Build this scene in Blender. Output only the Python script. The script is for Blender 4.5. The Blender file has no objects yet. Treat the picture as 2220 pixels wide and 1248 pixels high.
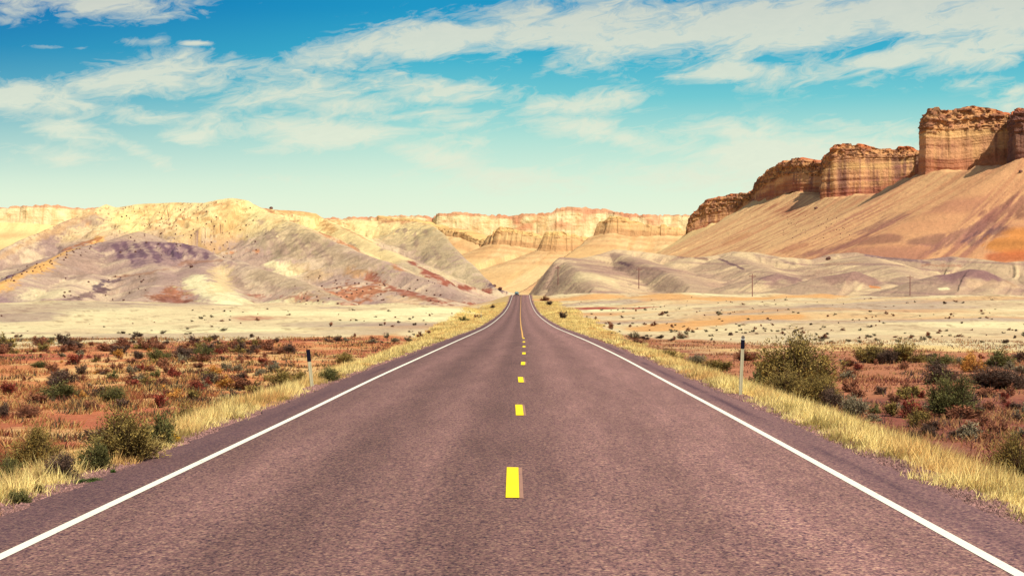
import bpy, math, random
import numpy as np
from mathutils import Vector

# ------------------------------------------------------------------ camera, sky, sun, exposure
SC = bpy.context.scene
CAM_H, FPX, CX, HZ = 1.82, 3725.0, 1110.0, 662.0      # camera height, focal length / centre / horizon in photo pixels
cam_d = bpy.data.cameras.new("camera")
cam = bpy.data.objects.new("camera", cam_d); SC.collection.objects.link(cam)
cam.location = (0, 0, CAM_H); cam.rotation_euler = (math.radians(90), 0, 0)
cam_d.sensor_width = 36.0; cam_d.lens = 36.0 * FPX / 2220.0
cam_d.shift_y = (HZ - 624.0) / 2220.0
cam_d.clip_start = 0.1; cam_d.clip_end = 30000
SC.camera = cam

SUN = Vector((0.42, -0.55, 0.70)).normalized()          # direction towards the sun
sun_d = bpy.data.lights.new("sun", 'SUN'); sun_d.energy = 4.6; sun_d.angle = math.radians(0.5)
sun_d.color = (1.0, 0.93, 0.80)
sun = bpy.data.objects.new("sun", sun_d); SC.collection.objects.link(sun)
sun.rotation_euler = SUN.to_track_quat('Z', 'Y').to_euler(); sun.location = (30, -30, 60)

SC.view_settings.view_transform = 'Standard'; SC.view_settings.look = 'None'
SC.view_settings.exposure = 0.55; SC.view_settings.gamma = 1.0
SC.view_settings.use_curve_mapping = False
EXPO = 2 ** 0.55

def s2l(v):
    v = v / 255.0
    return v / 12.92 if v <= 0.04045 else ((v + 0.055) / 1.055) ** 2.4
def L(r, g, b, k=1.0):
    return (s2l(r) * k, s2l(g) * k, s2l(b) * k)
def A(r, g, b):                                          # albedo of a surface seen sunlit as this colour
    return L(r, g, b, 0.62)

class NT:
    """small helper to write node trees"""
    def __init__(s, tree): s.t = tree; s.n = tree.nodes; s.l = tree.links
    def new(s, kind, **kw):
        nd = s.n.new(kind)
        for k, v in kw.items(): setattr(nd, k, v)
        return nd
    def put(s, sock, v):
        if hasattr(v, 'is_linked') or isinstance(v, bpy.types.NodeSocket): s.l.new(v, sock)
        else: sock.default_value = v
    def m(s, op, a, b=0.0, c=None, clamp=False):
        nd = s.new('ShaderNodeMath', operation=op); nd.use_clamp = clamp
        s.put(nd.inputs[0], a); s.put(nd.inputs[1], b)
        if c is not None: s.put(nd.inputs[2], c)
        return nd.outputs[0]
    def mix(s, f, a, b, blend='MIX'):
        nd = s.new('ShaderNodeMix', data_type='RGBA', blend_type=blend)
        s.put(nd.inputs[0], f)
        for i, v in ((6, a), (7, b)):
            if isinstance(v, tuple) and len(v) == 3: v = v + (1.0,)
            s.put(nd.inputs[i], v)
        return nd.outputs[2]
    def ramp(s, f, stops, interp='LINEAR'):
        nd = s.new('ShaderNodeValToRGB'); s.put(nd.inputs[0], f); cr = nd.color_ramp; cr.interpolation = interp
        while len(cr.elements) > 1: cr.elements.remove(cr.elements[-1])
        for i, (p, col) in enumerate(stops):
            e = cr.elements[0] if i == 0 else cr.elements.new(p)
            e.position = p; e.color = tuple(col) + (1.0,) if len(col) == 3 else col
        return nd.outputs[0]
    def noise(s, vec, scale, detail=4, rough=0.5, dist=0.0, dim='3D'):
        nd = s.new('ShaderNodeTexNoise', noise_dimensions=dim)
        if vec is not None: s.put(nd.inputs['Vector'], vec)
        nd.inputs['Scale'].default_value = scale; nd.inputs['Detail'].default_value = detail
        nd.inputs['Roughness'].default_value = rough; nd.inputs['Distortion'].default_value = dist
        return nd.outputs[0]
    def vec(s, x, y, z):
        nd = s.new('ShaderNodeCombineXYZ'); s.put(nd.inputs[0], x); s.put(nd.inputs[1], y); s.put(nd.inputs[2], z)
        return nd.outputs[0]

# ---- sky: Nishita overhead, a paler and hazier band towards the horizon, high thin clouds
world = bpy.data.worlds.new("World"); SC.world = world; world.use_nodes = True
W = NT(world.node_tree); W.n.clear()
SKYS = 0.10
sky = W.new('ShaderNodeTexSky', sky_type='NISHITA'); sky.sun_disc = False
sky.sun_elevation = math.asin(SUN.z); sky.sun_rotation = math.atan2(SUN.x, SUN.y)
sky.air_density = 1.0; sky.dust_density = 1.2; sky.ozone_density = 1.5
tc = W.new('ShaderNodeTexCoord'); sp = W.new('ShaderNodeSeparateXYZ'); W.l.new(tc.outputs['Generated'], sp.inputs[0])
el = W.m('MULTIPLY', W.m('ARCSINE', sp.outputs[2]), 180 / math.pi)             # elevation, degrees
az = W.m('MULTIPLY', W.m('ARCTAN2', sp.outputs[0], sp.outputs[1]), 180 / math.pi)   # bearing from the road, degrees
def EL(py): return math.degrees(math.atan((HZ - py) / FPX))
def AZ(px): return math.degrees(math.atan((px - CX) / FPX))
kk = 1.0 / (SKYS * EXPO)
stops = [(0.0, L(234, 245, 217, kk)), (EL(470) / 40, L(232, 245, 218, kk)), (EL(400) / 40, L(219, 241, 218, kk)),
         (EL(300) / 40, L(178, 225, 214, kk)), (EL(215) / 40, L(116, 202, 210, kk)), (EL(120) / 40, L(62, 176, 205, kk)),
         (EL(20) / 40, L(34, 152, 198, kk)), (16 / 40, L(14, 118, 190, kk)), (24 / 40, L(10, 92, 170, kk)), (1.0, L(10, 80, 150, kk))]
mx = max(max(c) for _, c in stops)
rampc = W.ramp(W.m('DIVIDE', el, 40.0, clamp=True), [(p, tuple(v / mx for v in c)) for p, c in stops])
low = W.mix(1.0, rampc, (mx, mx, mx), 'MULTIPLY')
# the sky away from the sun (left) is deeper than on the sun's side
leftdark = W.m('MULTIPLY', W.m('DIVIDE', W.m('SUBTRACT', -3.0, az), 14.0, clamp=True), W.m('DIVIDE', W.m('SUBTRACT', el, 3.5), 6.0, clamp=True))
low = W.mix(W.m('MULTIPLY', leftdark, .6), low, L(0, 84, 166, kk))
hi = W.m('DIVIDE', W.m('SUBTRACT', el, 18.0), 25.0, clamp=True)
skyc = W.mix(hi, low, sky.outputs[0])
# clouds: streaks laid out by bearing and elevation
tilt = W.m('ADD', el, W.m('MULTIPLY', az, -0.14))
cv = W.vec(W.m('MULTIPLY', az, 0.42), W.m('MULTIPLY', tilt, 1.25), 3.7)
wz = W.new('ShaderNodeTexNoise'); W.put(wz.inputs['Vector'], cv); wz.inputs['Scale'].default_value = 0.9; wz.inputs['Detail'].default_value = 3
wv = W.new('ShaderNodeVectorMath', operation='MULTIPLY_ADD'); W.l.new(wz.outputs['Color'], wv.inputs[0]); wv.inputs[1].default_value = (1.5, 1.5, 0.6); W.l.new(cv, wv.inputs[2])
n1 = W.noise(wv.outputs[0], 0.85, 8, 0.60)
n2 = W.noise(wv.outputs[0], 3.6, 9, 0.68, 0.5)
blobs = [  # px, py, half width, half height, tilt (px down per px right), weight   (bearing / elevation of each cloud in the photo's frame)
    (130, 18, 260, 38, 0.06, 1.0), (15, 70, 30, 12, 0, .6), (290, 103, 90, 12, -.05, .45), (425, 103, 34, 6, 0, .9), (95, 122, 50, 6, 0, .75),
    (175, 124, 26, 8, -.2, .6), (300, 185, 240, 42, -.16, 1.0), (70, 232, 150, 40, .05, 1.0), (640, 215, 300, 48, .04, .98), (320, 258, 110, 26, -.14, .85),
    (160, 300, 90, 34, .2, 1.0), (280, 325, 110, 20, .45, .95), (140, 355, 110, 30, .05, .9), (410, 300, 70, 22, .05, .9),
    (900, 95, 330, 42, -.17, 1.15), (1300, 70, 330, 75, .03, 1.2), (1700, 60, 420, 75, -.05, 1.2), (2100, 50, 380, 90, -.05, 1.2),
    (2050, 128, 330, 46, -.10, 1.15), (1590, 160, 150, 28, -.03, 1.0), (680, 290, 280, 38, .05, 1.05), (960, 200, 170, 36, .03, 1.1),
    (980, 250, 150, 32, .02, 1.0), (1250, 225, 190, 28, -.08, .9), (950, 345, 160, 34, .3, 1.05), (1290, 285, 160, 28, .2, .95),
    (1600, 290, 200, 28, .04, .95), (1740, 350, 330, 54, .04, 1.3), (1880, 290, 160, 30, .1, .75), (1500, 385, 260, 36, .12, .9),
    (1100, 385, 320, 34, .03, .6), (620, 385, 220, 22, .08, .3), (2180, 238, 70, 30, -.2, .8), (2100, 190, 130, 18, -.03, .5), (1560, 205, 60, 14, 0, .0)]
total = None
for (bx, by, bw, bh, bt, wgt) in blobs:
    if wgt <= 0: continue
    dx = W.m('SUBTRACT', az, AZ(bx))
    dy = W.m('SUBTRACT', W.m('MULTIPLY_ADD', dx, bt, el), EL(by))
    qx = W.m('DIVIDE', dx, bw / FPX * 57.3); qy = W.m('DIVIDE', dy, bh / FPX * 57.3)
    r2 = W.m('MULTIPLY_ADD', qx, qx, W.m('MULTIPLY', qy, qy))
    g = W.m('MULTIPLY', W.m('EXPONENT', W.m('MULTIPLY', r2, -0.75)), wgt)
    total = g if total is None else W.m('MAXIMUM', total, g)
out_frame = W.m('DIVIDE', W.m('SUBTRACT', W.m('MAXIMUM', W.m('MULTIPLY', el, 1.0), W.m('MULTIPLY', W.m('ABSOLUTE', az), 0.55)), 10.5), 2.5, clamp=True)
total = W.m('MAXIMUM', total, W.m('MULTIPLY', out_frame, 0.55))
dens = W.m('ADD', W.m('MULTIPLY', total, 1.25), W.m('MULTIPLY', W.m('SUBTRACT', n1, 0.5), 3.0))
dens = W.m('ADD', dens, W.m('MULTIPLY', W.m('SUBTRACT', n2, 0.5), 1.6))
dens = W.m('MULTIPLY', W.m('SUBTRACT', dens, 0.42), 1.15, clamp=True)
dens = W.m('MULTIPLY', dens, W.m('MULTIPLY', total, 3.0, clamp=True))
dens = W.m('MULTIPLY', dens, 0.84)
cloudc = W.ramp(W.m('DIVIDE', el, 12.0, clamp=True), [(0, L(240, 247, 218, 1)), (.45, L(240, 243, 218, 1)), (.72, L(236, 235, 212, 1)), (1.0, L(216, 214, 198, 1))])
cloudc = W.mix(W.m('MULTIPLY', n2, 0.32), cloudc, L(170, 190, 186))
cloudc = W.mix(1.0, cloudc, (kk, kk, kk), 'MULTIPLY')
skyc = W.mix(dens, skyc, cloudc)
below = W.m('DIVIDE', W.m('MULTIPLY', el, -1.0), 1.5, clamp=True)
skyc = W.mix(below, skyc, L(190, 160, 120, kk * .6))
bg = W.new('ShaderNodeBackground'); W.l.new(skyc, bg.inputs[0]); bg.inputs[1].default_value = SKYS
wo = W.new('ShaderNodeOutputWorld'); W.l.new(bg.outputs[0], wo.inputs[0])
world.cycles.sampling_method = 'MANUAL'; world.cycles.sample_map_resolution = 512

# ------------------------------------------------------------------ helpers
C = SC.collection
rng = np.random.default_rng(7); random.seed(7)
def P(px, py, d):                                        # survey a point of the landscape from its bearing, elevation and distance
    return ((px - CX) / FPX * d, d, CAM_H + (HZ - py) / FPX * d)
def _h(ix, iy, seed):
    h = (ix.astype(np.int64) * 374761393 + iy.astype(np.int64) * 668265263 + seed * 974634777) & 0xFFFFFFFF
    h = ((h ^ (h >> 13)) * 1274126177) & 0xFFFFFFFF
    return ((h ^ (h >> 16)) & 0xFFFFFF) / float(0xFFFFFF)
def vn(x, y, seed=0):                                    # value noise 0..1
    x = np.asarray(x, float); y = np.asarray(y, float)
    ix = np.floor(x); iy = np.floor(y); fx = x - ix; fy = y - iy
    fx = fx * fx * (3 - 2 * fx); fy = fy * fy * (3 - 2 * fy)
    a = _h(ix, iy, seed); b = _h(ix + 1, iy, seed); c = _h(ix, iy + 1, seed); d = _h(ix + 1, iy + 1, seed)
    return (a * (1 - fx) + b * fx) * (1 - fy) + (c * (1 - fx) + d * fx) * fy
def fbm(x, y, seed=0, oct=4, gain=0.5):
    s = 0; a = 1; t = 0
    for i in range(oct):
        s = s + a * (vn(np.asarray(x) * 2 ** i + 17.3 * i, np.asarray(y) * 2 ** i - 9.1 * i, seed + i) - 0.5); t += a; a *= gain
    return s / t * 2                                     # about -1..1
def ridged(x, y, seed=0, oct=3):
    s = 0; a = 1; t = 0
    for i in range(oct):
        s = s + a * (1 - np.abs(2 * vn(np.asarray(x) * 2 ** i + 5.3 * i, np.asarray(y) * 2 ** i, seed + i) - 1)); t += a; a *= 0.5
    return s / t
def ss(a, b, x):
    t = np.clip((x - a) / (b - a), 0, 1); return t * t * (3 - 2 * t)
def smax(a, b, k): return 0.5 * (a + b + np.sqrt((a - b) ** 2 + k * k))

def tag(o, label=None, cat=None, group=None, kind=None):
    if label: o['label'] = label
    if cat: o['category'] = cat
    if group: o['group'] = group
    if kind: o['kind'] = kind
    return o
def raw_mesh(name, V, F, col=None, smooth=False, mat=None, parent=None, loops=None):
    """V (n,3); F (m,k) all faces of k corners"""
    me = bpy.data.meshes.new(name); V = np.asarray(V, np.float32); F = np.asarray(F, np.int32); k = F.shape[1]
    me.vertices.add(len(V)); me.vertices.foreach_set('co', V.ravel())
    me.loops.add(F.size); me.loops.foreach_set('vertex_index', F.ravel())
    me.polygons.add(len(F)); me.polygons.foreach_set('loop_start', np.arange(0, F.size, k, dtype=np.int32))
    try: me.polygons.foreach_set('loop_total', np.full(len(F), k, np.int32))
    except Exception: pass
    me.polygons.foreach_set('use_smooth', np.full(len(F), smooth, bool))
    me.update(calc_edges=True)
    if col is not None:
        at = me.attributes.new('col', 'FLOAT_COLOR', 'POINT'); c4 = np.ones((len(V), 4), np.float32); c4[:, :3] = col
        at.data.foreach_set('color', c4.ravel())
    if mat: me.materials.append(mat)
    o = bpy.data.objects.new(name, me); C.objects.link(o)
    if parent: o.parent = parent
    return o
def grid_mesh(name, X, Y, Z, col, mat, keep=None, smooth=True, flip=False):
    nr, nc = X.shape; idx = np.arange(nr * nc).reshape(nr, nc)
    F = np.stack([idx[:-1, :-1], idx[:-1, 1:], idx[1:, 1:], idx[1:, :-1]], -1).reshape(-1, 4)
    if flip: F = F[:, ::-1]
    V = np.stack([X, Y, Z], -1).reshape(-1, 3); colr = col.reshape(-1, 3)
    if keep is not None:
        kf = keep.ravel()[F].any(1); F = F[kf]
        used = np.zeros(len(V), bool); used[F.ravel()] = True; remap = np.cumsum(used) - 1
        F = remap[F]; V = V[used]; colr = colr[used]
    return raw_mesh(name, V, F, colr, smooth, mat)
def mixc(col, c, w):
    return col * (1 - w[..., None]) + np.asarray(c) * w[..., None]

# ------------------------------------------------------------------ materials
def mat_attr(name, rough=0.9, spots=((2.0, .25), (12.0, .25)), bump=0.3, bscale=8.0, bdist=0.1, trans=0.0, streak=None, spec=0.1):
    m = bpy.data.materials.new(name); m.use_nodes = True; T = NT(m.node_tree); T.n.clear()
    at = T.new('ShaderNodeAttribute'); at.attribute_name = 'col'
    geo = T.new('ShaderNodeTexCoord'); pos = geo.outputs['Object']; c = at.outputs['Color']
    for sc_, amt in spots:
        n = T.noise(pos, sc_, 4, 0.6)
        f = T.m('MULTIPLY_ADD', T.m('SUBTRACT', n, 0.5), amt * 4, 1.0)
        c = T.mix(1.0, c, T.vec(f, f, f), 'MULTIPLY')
    out = T.new('ShaderNodeOutputMaterial')
    b = T.new('ShaderNodeBsdfPrincipled'); T.put(b.inputs['Base Color'], c); b.inputs['Roughness'].default_value = rough
    b.inputs['Specular IOR Level'].default_value = spec
    sh = b.outputs[0]
    if bump > 0:
        bn = T.new('ShaderNodeBump'); bn.inputs['Strength'].default_value = bump; bn.inputs['Distance'].default_value = bdist
        T.put(bn.inputs['Height'], T.noise(pos, bscale, 6, 0.65)); T.l.new(bn.outputs[0], b.inputs['Normal'])
    if trans > 0:
        tr = T.new('ShaderNodeBsdfTranslucent'); T.put(tr.inputs[0], c)
        mx_ = T.new('ShaderNodeMixShader'); mx_.inputs[0].default_value = trans
        T.l.new(sh, mx_.inputs[1]); T.l.new(tr.outputs[0], mx_.inputs[2]); sh = mx_.outputs[0]
    T.l.new(sh, out.inputs[0]); return m
def mat_plain(name, col, rough=0.6, metal=0.0, nscale=20.0, namt=0.15, spec=0.4):
    m = bpy.data.materials.new(name); m.use_nodes = True; T = NT(m.node_tree); b = T.n['Principled BSDF']
    pos = T.new('ShaderNodeTexCoord').outputs['Object']
    f = T.m('MULTIPLY_ADD', T.m('SUBTRACT', T.noise(pos, nscale, 5, .6), 0.5), namt * 4, 1.0)
    T.put(b.inputs['Base Color'], T.mix(1.0, tuple(col), T.vec(f, f, f), 'MULTIPLY'))
    b.inputs['Roughness'].default_value = rough; b.inputs['Metallic'].default_value = metal; b.inputs['Specular IOR Level'].default_value = spec
    return m
M_ground = mat_attr('desert soil', spots=((0.35, .16), (2.2, .20), (9.0, .22)), bump=0.6, bscale=5, bdist=0.12)
M_hill = mat_attr('badland clay', spots=((0.05, .05), (0.3, .09), (1.2, .16)), bump=0.6, bscale=0.2, bdist=2.5)
M_rock = mat_attr('sandstone', spots=((0.08, .16), (0.5, .20)), bump=1.0, bscale=0.35, bdist=1.5)
M_far = mat_attr('distant sandstone', spots=((0.01, .07), (0.05, .09), (.2, .08)), bump=0.7, bscale=0.1, bdist=4.0)
M_leaf = mat_attr('leaves', spots=((3.0, .15),), bump=0, trans=0.15)
M_grass = mat_attr('dry grass', spots=((1.5, .12),), bump=0, trans=0.4)
M_stem = mat_attr('woody stems', spots=((6.0, .2),), bump=0)

# ------------------------------------------------------------------ road course and ground form
RD = np.array([-400, 0, 16.3, 28, 44, 60, 90, 130, 184, 250, 300, 400, 500, 600, 700, 755, 790, 830, 900, 1100, 1500, 6000.])
RX = np.array([-1.0, -.28, -.10, 0.02, .14, .30, .52, .72, .92, 1.2, 1.41, 1.9, 2.45, 3.0, 3.6, 3.97, 4.2, 4.4, 5.0, 7, 12, 60.])
RZ = np.array([0, 0, 0, 0, 0, -.02, -.10, -.26, -.45, -.42, -.28, .22, 1.25, 2.75, 4.95, 6.35, 6.75, 6.5, 4.8, 1.0, 0, 0.])
def smooth_interp(x, xs, ys):
    m_ = np.gradient(ys, xs); x = np.asarray(x, float); i = np.clip(np.searchsorted(xs, x) - 1, 0, len(xs) - 2)
    h = xs[i + 1] - xs[i]; t = np.clip((x - xs[i]) / h, 0, 1)
    return ((2*t**3 - 3*t**2 + 1) * ys[i] + (t**3 - 2*t**2 + t) * h * m_[i] + (-2*t**3 + 3*t**2) * ys[i+1] + (t**3 - t**2) * h * m_[i+1])
def road_x(y): return smooth_interp(y, RD, RX)
def road_z(y): return smooth_interp(y, RD, RZ)
def mound(x, y, cx, cy, rx, ry, h): return h * np.exp(-((x - cx) / rx) ** 2 - ((y - cy) / ry) ** 2)
def plain_z(x, y):
    zl = np.interp(y, [-500, 0, 140, 250, 400, 600, 800, 1000, 2000, 6000], [-1.3, -1.3, -1.35, -1.1, -.7, .4, 1.6, 3.5, 8, 10])
    zr = np.interp(y, [-500, 0, 140, 300, 500, 700, 900, 1200, 3000, 6000], [-1.1, -1.1, -1.3, -.9, 1.0, 4.2, 7.6, 9, 12, 14])
    w = ss(-8, 8, x - road_x(y)); z = zl * (1 - w) + zr * w
    z = z + mound(x, y, 108, 370, 62, 120, 4.3) + mound(x, y, -80, 330, 60, 70, 3.0) + mound(x, y, -20, 360, 16, 60, .8) + mound(x, y, 40, 430, 30, 60, 1.2) + mound(x, y, -44, 430, 36, 60, 1.2) + mound(x, y, 62, 560, 40, 90, 1.2)
    z = z + mound(x, y, -150, 520, 60, 70, 2.5) + mound(x, y, 38, 450, 13, 36, 1.3) + mound(x, y, 60, 600, 26, 40, 2.2) + mound(x, y, 84, 500, 18, 34, 1.5) + mound(x, y, 115, 640, 36, 40, 2.6) + mound(x, y, -112, 450, 26, 34, 1.8) + mound(x, y, -62, 540, 24, 34, 1.6) + mound(x, y, 30, 700, 16, 40, 1.8)
    far = ss(100, 300, np.hypot(x, y))
    z = z + fbm(x / 9, y / 9, 3, 4) * (0.16 + 0.25 * far) + fbm(x / 50, y / 60, 9, 4) * (.1 + 1.2 * far + 1.3 * ss(380, 520, y))
    return z
def G(x, y):
    x = np.asarray(x, float); y = np.asarray(y, float)
    u = x - road_x(y); au = np.abs(u); zr = road_z(y); pz = plain_z(x, y)
    wide = 2.9 + 14 * ss(200, 700, y)
    t_ = np.clip((au - 4.85) / wide, 0, 1); w = .75 * t_ + .25 * t_ * t_ * (3 - 2 * t_)
    sh = -0.085 - .10 * (au < 4.3)
    z = (zr + sh) * (1 - w) + pz * w
    z = z + fbm(x / 1.3, y / 1.3, 21, 3) * 0.035 * ss(4.7, 6, au)
    return z
def ground_hit(px, py):                                  # where the line of sight meets the ground
    d = np.exp(np.linspace(math.log(9), math.log(1100), 2500)); x = (px - CX) / FPX * d
    z = CAM_H + (HZ - py) / FPX * d; g = G(x, d); k = np.argmax(z <= g)
    if not (z <= g).any(): k = len(d) - 1
    return float(x[k]), float(d[k]), float(g[k])

cream = np.array(A(238, 214, 162)); cream2 = np.array(A(222, 192, 148)); palew = np.array(A(250, 236, 178)); redsoil = np.array(A(196, 112, 78)); orsoil = np.array(A(222, 144, 90))
tansoil = np.array(A(222, 168, 116)); brsoil = np.array(A(152, 90, 72)); strawsoil = np.array(A(214, 178, 116)); gravel = np.array(A(165, 125, 118)); orange_t = np.array(A(232, 172, 105)); redband = np.array(A(178, 88, 68))
greyh = np.array(A(206, 180, 140)); purp = np.array(A(166, 136, 124))

def seg_dist(Xs, Ys, Zs, pts, sc):
    """distance to a polyline in coordinates scaled by sc"""
    best = np.full(Xs.shape, 1e9)
    pts = [np.array(p) * sc for p in pts]
    x, y, z = Xs * sc[0], Ys * sc[1], Zs * sc[2]
    if len(pts) == 1:
        p = pts[0]; return np.sqrt((x-p[0])**2 + (y-p[1])**2 + (z-p[2])**2)
    for a, b in zip(pts[:-1], pts[1:]):
        ab = b - a; L2 = max(float(ab @ ab), 1e-9)
        t = np.clip(((x-a[0])*ab[0] + (y-a[1])*ab[1] + (z-a[2])*ab[2]) / L2, 0, 1)
        d = np.sqrt((x-a[0]-t*ab[0])**2 + (y-a[1]-t*ab[1])**2 + (z-a[2]-t*ab[2])**2)
        best = np.minimum(best, d)
    return best

# ---- the ground, one sheet to the horizon
def build_ground():
    a1 = np.arctan((np.arange(-500, 2721, 3.4) - CX) / FPX)
    side = np.concatenate([np.linspace(a1[-1], math.radians(60), 30)[1:], np.linspace(math.radians(60), math.radians(180), 26)[1:]])
    side2 = np.concatenate([-np.linspace(-a1[0], math.radians(60), 30)[1:], -np.linspace(math.radians(60), math.radians(180), 26)[1:]])[::-1]
    a = np.concatenate([side2, a1, side])
    r = np.concatenate([[0.02, 2, 5, 8], np.exp(np.linspace(math.log(10), math.log(900), 640)), np.exp(np.linspace(math.log(920), math.log(9000), 70))])
    AA, RR = np.meshgrid(a, r); X = RR * np.sin(AA); Y = RR * np.cos(AA); Z = G(X, Y)
    u = X - road_x(Y); au = np.abs(u)
    n = fbm(X / 14, Y / 22, 31, 5); n2 = fbm(X / 2.2, Y / 3.5, 41, 4); n3 = fbm(X / 50, Y / 70, 51, 4)
    col = np.zeros(X.shape + (3,)) + cream
    col = mixc(col, cream2, ss(-.2, .5, n)); col = mixc(col, palew, ss(.1, .6, n3))
    flatn = fbm(X / 34, Y / 26, 61, 5); fz = ss(120, 220, Y)
    col = mixc(col, np.array(A(192, 164, 140)), ss(.08, .4, flatn) * .8 * fz); col = mixc(col, np.array(A(228, 172, 110)), ss(.2, .5, fbm(X / 50, Y / 30, 63, 5)) * .55 * fz)
    spk = fbm(X / 1.2, Y / 3.0, 64, 3); col = mixc(col, np.array(A(150, 116, 84)), ss(.28, .5, spk + .3 * fbm(X / 20, Y / 30, 65, 3)) * .55 * fz)
    # red flat on the left, browner flat on the right
    endL = np.interp(u, [-60, -38, -25, -14, -8], [118, 128, 165, 190, 150]) + n * 12 + n2 * 3
    wl = (u < 0) * (1 - ss(-6, 8, Y - endL))
    cl = mixc(np.zeros_like(col) + orsoil, redsoil, ss(-.35, .35, n + .5 * n2)); cl = mixc(cl, np.array(A(244, 200, 130)), ss(.1, .6, n2 - n3 * .6) * .8)
    col = mixc(col, cl, wl)
    endR = np.interp(u, [8, 14, 22, 34, 60], [190, 160, 140, 118, 104]) + n * 7 + n2 * 3
    wr = (u > 0) * (1 - ss(-6, 8, Y - endR))
    cr = mixc(np.zeros_like(col) + np.array(A(196, 128, 90)), brsoil, ss(-.4, .4, n + .5 * n2 + .5 * (1 - ss(35, 80, Y)) - .25)); cr = mixc(cr, np.array(A(232, 186, 130)), ss(.1, .5, n2 * .5 + n3 + .8 * ss(60, 110, Y) - .55) * .8)
    col = mixc(col, cr, wr)
    # straw verge and gravel edge
    verge = 1 - ss(7.4, 9.6 , au + n * 1.2 - 3.0 * ss(150, 350, Y))
    col = mixc(col, strawsoil, verge * .9)
    gr = 1 - ss(4.6, 4.95, au + n2 * .5 + fbm(X / .3, Y / .5, 68, 2) * .3); col = mixc(col, gravel, gr); col = mixc(col, np.array(A(120, 92, 92)), gr * ss(-.1, .3, fbm(X / .08, Y / .12, 69, 2)) * .6)
    # thin coloured strata and tracks on the flats, surveyed on the ground
    def band(pts, w, c, k=1.0, soft=1.6):
        nonlocal col
        q = []
        for (px, py) in pts:
            x, y, z = ground_hit(px, py); q.append((x, y, 0))
        nn = n2 * .5 + n * .3
        dd = seg_dist(X, Y, np.zeros_like(X), q, np.array([1, 1.0 / w[1] * w[0], 0])) / w[0]
        col = mixc(col, c, k * (1 - ss(.6, soft, dd + nn)))
    band([(1195, 669), (1290, 668), (1385, 667)], (4, 9), redband)
    band([(1160, 681), (1240, 676), (1330, 672)], (3, 9), palew, .9)
    band([(1250, 683), (1310, 681)], (4, 5), tansoil, .8)
    band([(1420, 714), (1500, 703), (1600, 692), (1700, 683)], (2.5, 10), orange_t, .95)
    band([(1200, 652), (1330, 646), (1480, 648), (1640, 645), (1800, 640)], (9, 16), orange_t, .85)
    band([(1560, 655), (1700, 652), (1800, 650)], (8, 14), cream2, .8)
    band([(1600, 664), (1700, 666)], (7, 10), purp, .4)
    band([(560, 686), (650, 684), (740, 684)], (3, 9), redband, .9)
    band([(1300, 742), (1370, 748), (1430, 756)], (1.2, 5), brsoil, .7)
    band([(600, 678), (750, 680), (980, 672)], (6, 16), palew, .9)
    band([(800, 694), (1000, 688)], (4, 14), palew, .8)
    band([(0, 672), (90, 668), (180, 664)], (10, 18), purp, .5)
    band([(0, 690), (60, 688)], (4, 10), purp, .7)
    band([(700, 700), (800, 715), (900, 700)], (5, 10), purp, .35)
    band([(1650, 760), (1900, 748), (2200, 764)], (3, 4), np.array(A(244, 208, 136)), .8)
    band([(80, 775), (0, 771)], (4, 4), redband, .7)
    band([(300, 750), (600, 738)], (5, 8), redsoil, .8)
    o = grid_mesh('ground', X, Y, Z, col, M_ground, flip=True)
    tag(o, kind='structure')
build_ground()

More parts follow.
